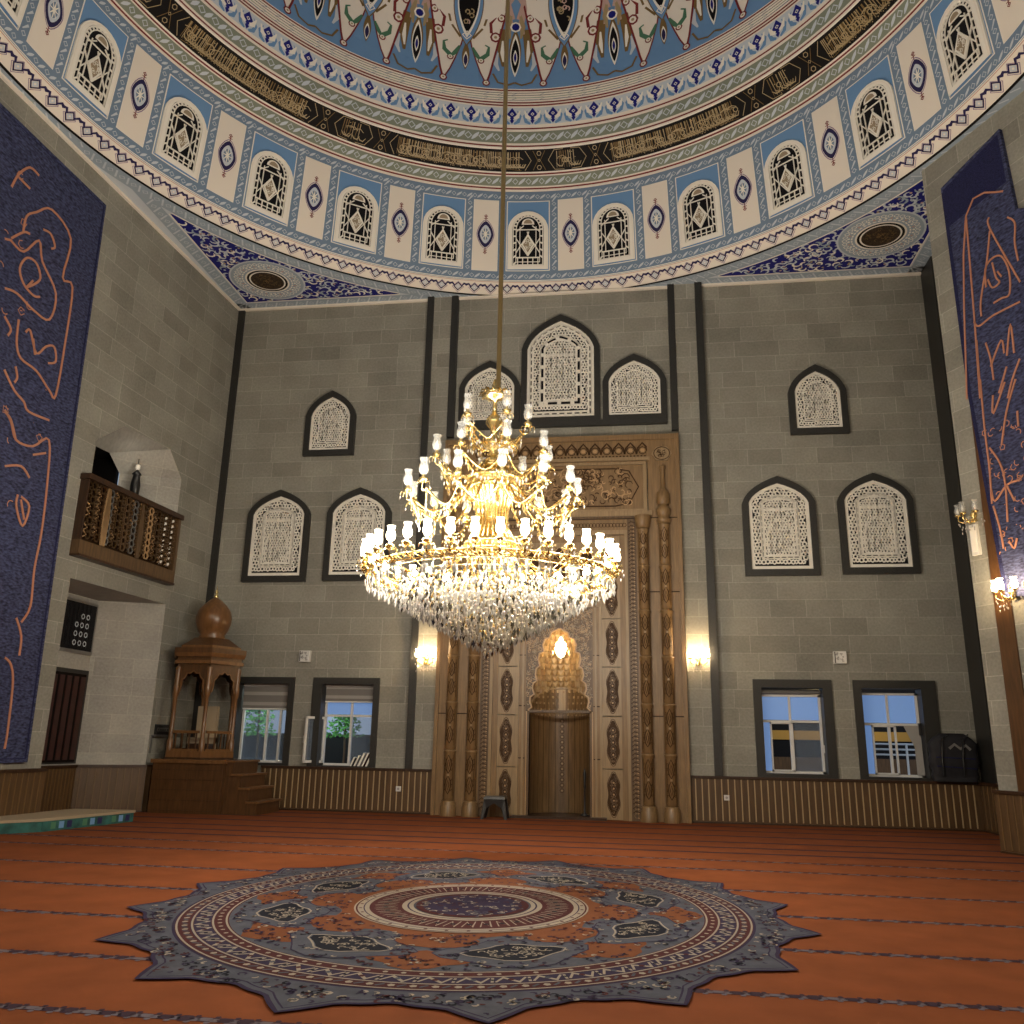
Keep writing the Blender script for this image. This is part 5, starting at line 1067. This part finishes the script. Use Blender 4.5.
b = MB(); b.tube([(0, 0, .04), (.02, 0, .35)], .012, 'bronze', 6); b.build('lower_tube', parent=t)
b = MB(); b.tube([(.02, 0, .35), (.03, 0, 1.02)], .018, 'pvc', 6); b.build('upper_tube', parent=t)

# ------------------------------------------------------------ the great chandelier
def chandelier():
    X, Y = -.16, -8.05
    t = thing('crystal_chandelier', 'huge gold and crystal chandelier hanging from the dome on a long rod', 'chandelier', (X, Y, 0))
    b = MB(); b.tube([(.04, 0, 5.78), (.04, 0, 23.25)], .031, 'brass', 8); b.build('suspension_rod', parent=t)
    b = MB(); b.lathe([(.02, 5.9), (.04, 5.82), (.05, 5.76), (.15, 5.73), (.18, 5.68), (.1, 5.64), (.03, 5.62), (.03, 5.46)], (0, 0, 0), 'gold', 16)
    for k in range(12): a = k*pi/6; b.tube([(.1*cos(a), .1*sin(a), 5.74), (.18*cos(a), .18*sin(a), 5.74), (.2*cos(a), .2*sin(a), 5.68)], .013, 'gold', 5)
    b.build('canopy_crown', parent=t)
    b = MB()
    b.lathe([(.03, 5.46), (.05, 5.42), (.1, 5.36), (.11, 5.3), (.05, 5.22), (.04, 5.12), (.12, 5.06), (.13, 5.0), (.05, 4.94), (.06, 4.85), (.14, 4.8), (.15, 4.74), (.08, 4.7), (.08, 4.62), (.3, 4.58), (.33, 4.53), (.28, 4.46), (.2, 4.3), (.16, 4.1), (.17, 3.95), (.24, 3.82), (.3, 3.78), (.31, 3.68), (.26, 3.64)], (0, 0, 0), 'gold', 24)
    for k in range(28):
        a = k*2*pi/28; b.tube([(.3*cos(a), .3*sin(a), 4.52), (.2*cos(a), .2*sin(a), 4.15), (.19*cos(a), .19*sin(a), 3.98), (.29*cos(a), .29*sin(a), 3.76)], .011, 'gold', 4)
        b.tube([(.27*cos(a), .27*sin(a), 3.66), (.28*cos(a), .28*sin(a), 3.5), (.4*cos(a), .4*sin(a), 3.26), (.55*cos(a), .55*sin(a), 3.14)], .012, 'gold', 4)
    for z, r in ((3.74, .315), (3.66, .3), (4.56, .33), (3.14, .55)):
        b.ring((0, 0, z), r, .022, 'gold', 40, 6)
    for k in range(30): a = k*2*pi/30; b.drop((.34*cos(a), .34*sin(a), 3.7), .03, .07, 'gold')
    b.build('central_stem', parent=t)
    # rings that carry the lamps: (radius, height, lamps, lit, shade scale, phase, hub radius, hub height)
    T = [(1.46, 3.42, 36, True, .98, 3, .3, 3.7), (1.0, 4.30, 13, False, 1.15, 8, .3, 4.5), (.67, 4.78, 8, False, 1.15, 22, .14, 4.78), (.38, 5.28, 5, False, 1.15, 12, .08, 5.1)]
    nd = 0; rest = MB(); rest2 = MB()
    def strand(mb, x, y, z0, z1, w_=.011, step=.042):
        z = z0
        while z > z1: mb.drop((x, y, z), w_, step*.95, random.choice(('crystal', 'crystal', 'crystal', 'crystal_dark', 'crystal_warm'))); z -= step
    for ti, (R, Z, N, lit, ss, ph, hr, hz) in enumerate(T):
        b = MB()
        if ti == 0: b.ring((0, 0, Z-.06), R, .014, 'gold', 72, 6)
        if ti: b.ring((0, 0, hz-.05), hr, .03, 'gold', 24, 6)
        for k in range(N*2 if ti == 0 else 0):
            a = k*pi/N; b.tube([(R*cos(a), R*sin(a), Z-.05), ((R+.02)*cos(a+.5*pi/N), (R+.02)*sin(a+.5*pi/N), Z-.1), (R*.99*cos(a+pi/N), R*.99*sin(a+pi/N), Z-.13)], .009, 'gold', 4)
            b.lathe([(0, -.03), (.022, 0), (0, .03)], ((R+.01)*cos(a), (R+.01)*sin(a), Z-.09), 'gold', 5)
        b.build('lamp_ring', parent=t)
        ns = 12 if ti == 0 else N
        for k in range(ns):       # curved stays from the stem to the ring, with little crystals along them
            a = rad(ph)+2*pi*(k+(.5 if ti == 0 else 0))/ns; P = []
            for j in range(9):
                f = j/8; r = hr+(R-hr)*f; z = hz+(Z-.05-hz)*f-(.26 if ti else .22)*sin(pi*f)*(R/1.5+.35); P.append((r*cos(a), r*sin(a), z))
            s_ = MB(); s_.tube(P, .016 if ti else .012, 'gold', 5)
            for j in range(1, 8, 2): s_.lathe([(0, -.03), (.026, 0), (0, .03)], P[j], 'gold', 6); s_.build('curved_stay', parent=t)
            for j in range(1, 9): rest.drop((P[j][0], P[j][1], P[j][2]-.05), .012, .06, 'crystal' if j % 2 else 'crystal_warm')
        # one arm, then copies
        arm = None
        for k in range(N):
            a = rad(ph)+2*pi*k/N
            if arm is None:
                b = MB(); b.tube([(-.06, 0, -.05), (-.02, 0, -.1), (.05, 0, -.08), (.06, 0, 0), (.045, 0, .03)], .012, 'gold', 6)
                b.lathe([(0, .0), (.03, .01), (.055, .04), (.05, .055), (.02, .06), (.02, .1)], (.045, 0, 0), 'gold', 8)
                for q in range(6): aa = q*pi/3; b.tube([(.045+.03*cos(aa), .03*sin(aa), .0), (.045+.075*cos(aa), .075*sin(aa), .01), (.045+.085*cos(aa), .085*sin(aa), -.03)], .006, 'gold', 4); q % 2 or b.drop((.045+.085*cos(aa), .085*sin(aa), -.06), .010, .05, 'crystal')
                arm = b.build('lamp_arm', parent=t); glow_shade(arm, (.045, 0, .09), ss, lit); bulb(arm, (.045, 0, .11), 1.1, lit); o = arm
                if lit: light('chandelier_light', (.045, 0, .19), LAMP_W, (1, .90, .77), .035, parent=arm)
            else: o = copy_tree(arm, t)
            o.location = (R*cos(a), R*sin(a), Z); o.rotation_euler = (0, 0, a)
        # drops hanging from the ring
        nn = {0: 72, 1: 0, 2: 0, 3: 0}[ti]
        for k in range(nn):
            a = 2*pi*k/nn; x, y = (R+.0)*cos(a), (R+.0)*sin(a)
            if ti == 0 and nd < 90 and sin(a) < .0:
                d = MB(); d.drop((0, 0, 0), .02, .12, 'crystal'); d.drop((0, 0, .09), .011, .05, 'crystal'); d.build('crystal_drop', parent=t, loc=(x, y, Z-.24)); nd += 1
            else: rest.drop((x, y, Z-.22), .017, .10, 'crystal'); rest.drop((x, y, Z-.15), .01, .04, 'crystal')
        if ti:
            for k in range(N):      # beaded garlands between lamps
                a0, a1 = rad(ph)+2*pi*k/N, rad(ph)+2*pi*(k+1)/N
                M_ = max(6, int(R*(a1-a0)/.05)); G = []
                for j in range(M_+1):
                    f = j/M_; a = a0+(a1-a0)*f; q = R-.12*sin(pi*f); z = Z-.06-.2*sin(pi*f); G.append((q*cos(a), q*sin(a), z))
                    if 0 < j < M_: rest.drop((q*cos(a), q*sin(a), z-.04), .012, .045, 'gold'); rest.drop((q*cos(a), q*sin(a), z-.11), .013, .07, random.choice(('crystal', 'crystal_warm')))
                g_ = MB(); g_.tube(G, .011, 'gold', 5); g_.build('bead_chain', parent=t)
    for k in range(90):      # fringe under the outer hoops
        a = random.uniform(0, 2*pi); r = random.choice((1.45, 1.4)); rest.drop((r*cos(a), r*sin(a), 3.2+random.uniform(-.05, .06)), .014, .08, 'crystal')
    rest.build('crystal_trimming', parent=t, kind='stuff')
    # crystal basket: many hanging strands, an inverted cone
    env = lambda r: 2.42+.80*(r/1.5)**.9
    r = 1.47
    while r > .04:
        out_ = r > 1.16; n = max(4, int(2*pi*r/(.32 if out_ else .064))); ph_ = random.random()
        for k in range(n):
            a = 2*pi*(k+ph_)/n; x, y = r*cos(a)*random.uniform(.985, 1.015), r*sin(a)*random.uniform(.985, 1.015); z0 = env(r)+random.uniform(-.02, .03)
            strand(rest2, x, y, z0+(.06 if out_ else .2 if r > .6 else .26), z0, .016, .062); rest2.drop((x, y, z0-.03), .021, .1, random.choice(('crystal', 'crystal', 'crystal', 'crystal', 'crystal_dark')))
        r -= .1 if out_ else .068
    rest2.build('crystal_basket', parent=t, kind='stuff')
    b = MB()
    for rr in (1.4, 1.27, 1.16, 1.05, .8, .55, .3): b.ring((0, 0, env(rr)+.2), rr, .009, 'gold', 60, 5)
    for k in range(24): a = k*pi/12; b.tube([(q*cos(a), q*sin(a), env(q)+.2) for q in (.08, .5, 1.0, 1.45)], .007, 'gold', 4)
    b.build('basket_frame', parent=t)
    b = MB(); b.ring((0, 0, 3.29), 1.45, .010, 'gold', 72, 5); b.build('basket_rim', parent=t)
chandelier()
# fill lamps added out of view at the hall's rear to brighten the room
for k, x in enumerate((-5.0, 0.0, 5.0)):
    for j, y in enumerate((-19.5, -22.5)):
        n_ = ['left', 'middle', 'right'][k]
        t = thing('added_fill_lamp', 'added unseen round fill lamp over the %s of the hall, %s row' % (n_, ['front', 'rear'][j]), 'lamp', (x, y, 8.2), group='added rear hall fill lamps')
        b = MB(); b.lathe([(0, 0), (.25, .01), (.3, .06), (.3, .12)], (0, 0, 0), 'shade_lit', 16); b.build('diffuser', parent=t)
        b = MB(); b.lathe([(.32, .05), (.34, .1), (.34, .16), (0, .16)], (0, 0, 0), 'metal_grey', 16); b.tube([(0, 0, .16), (0, 0, ZT-8.2)], .02, 'metal_grey', 6); b.build('housing', parent=t)
        light('hall_fill', (0, 0, -.1), HALL_FILL_W/6, (1, .85, .66), .3, parent=t)
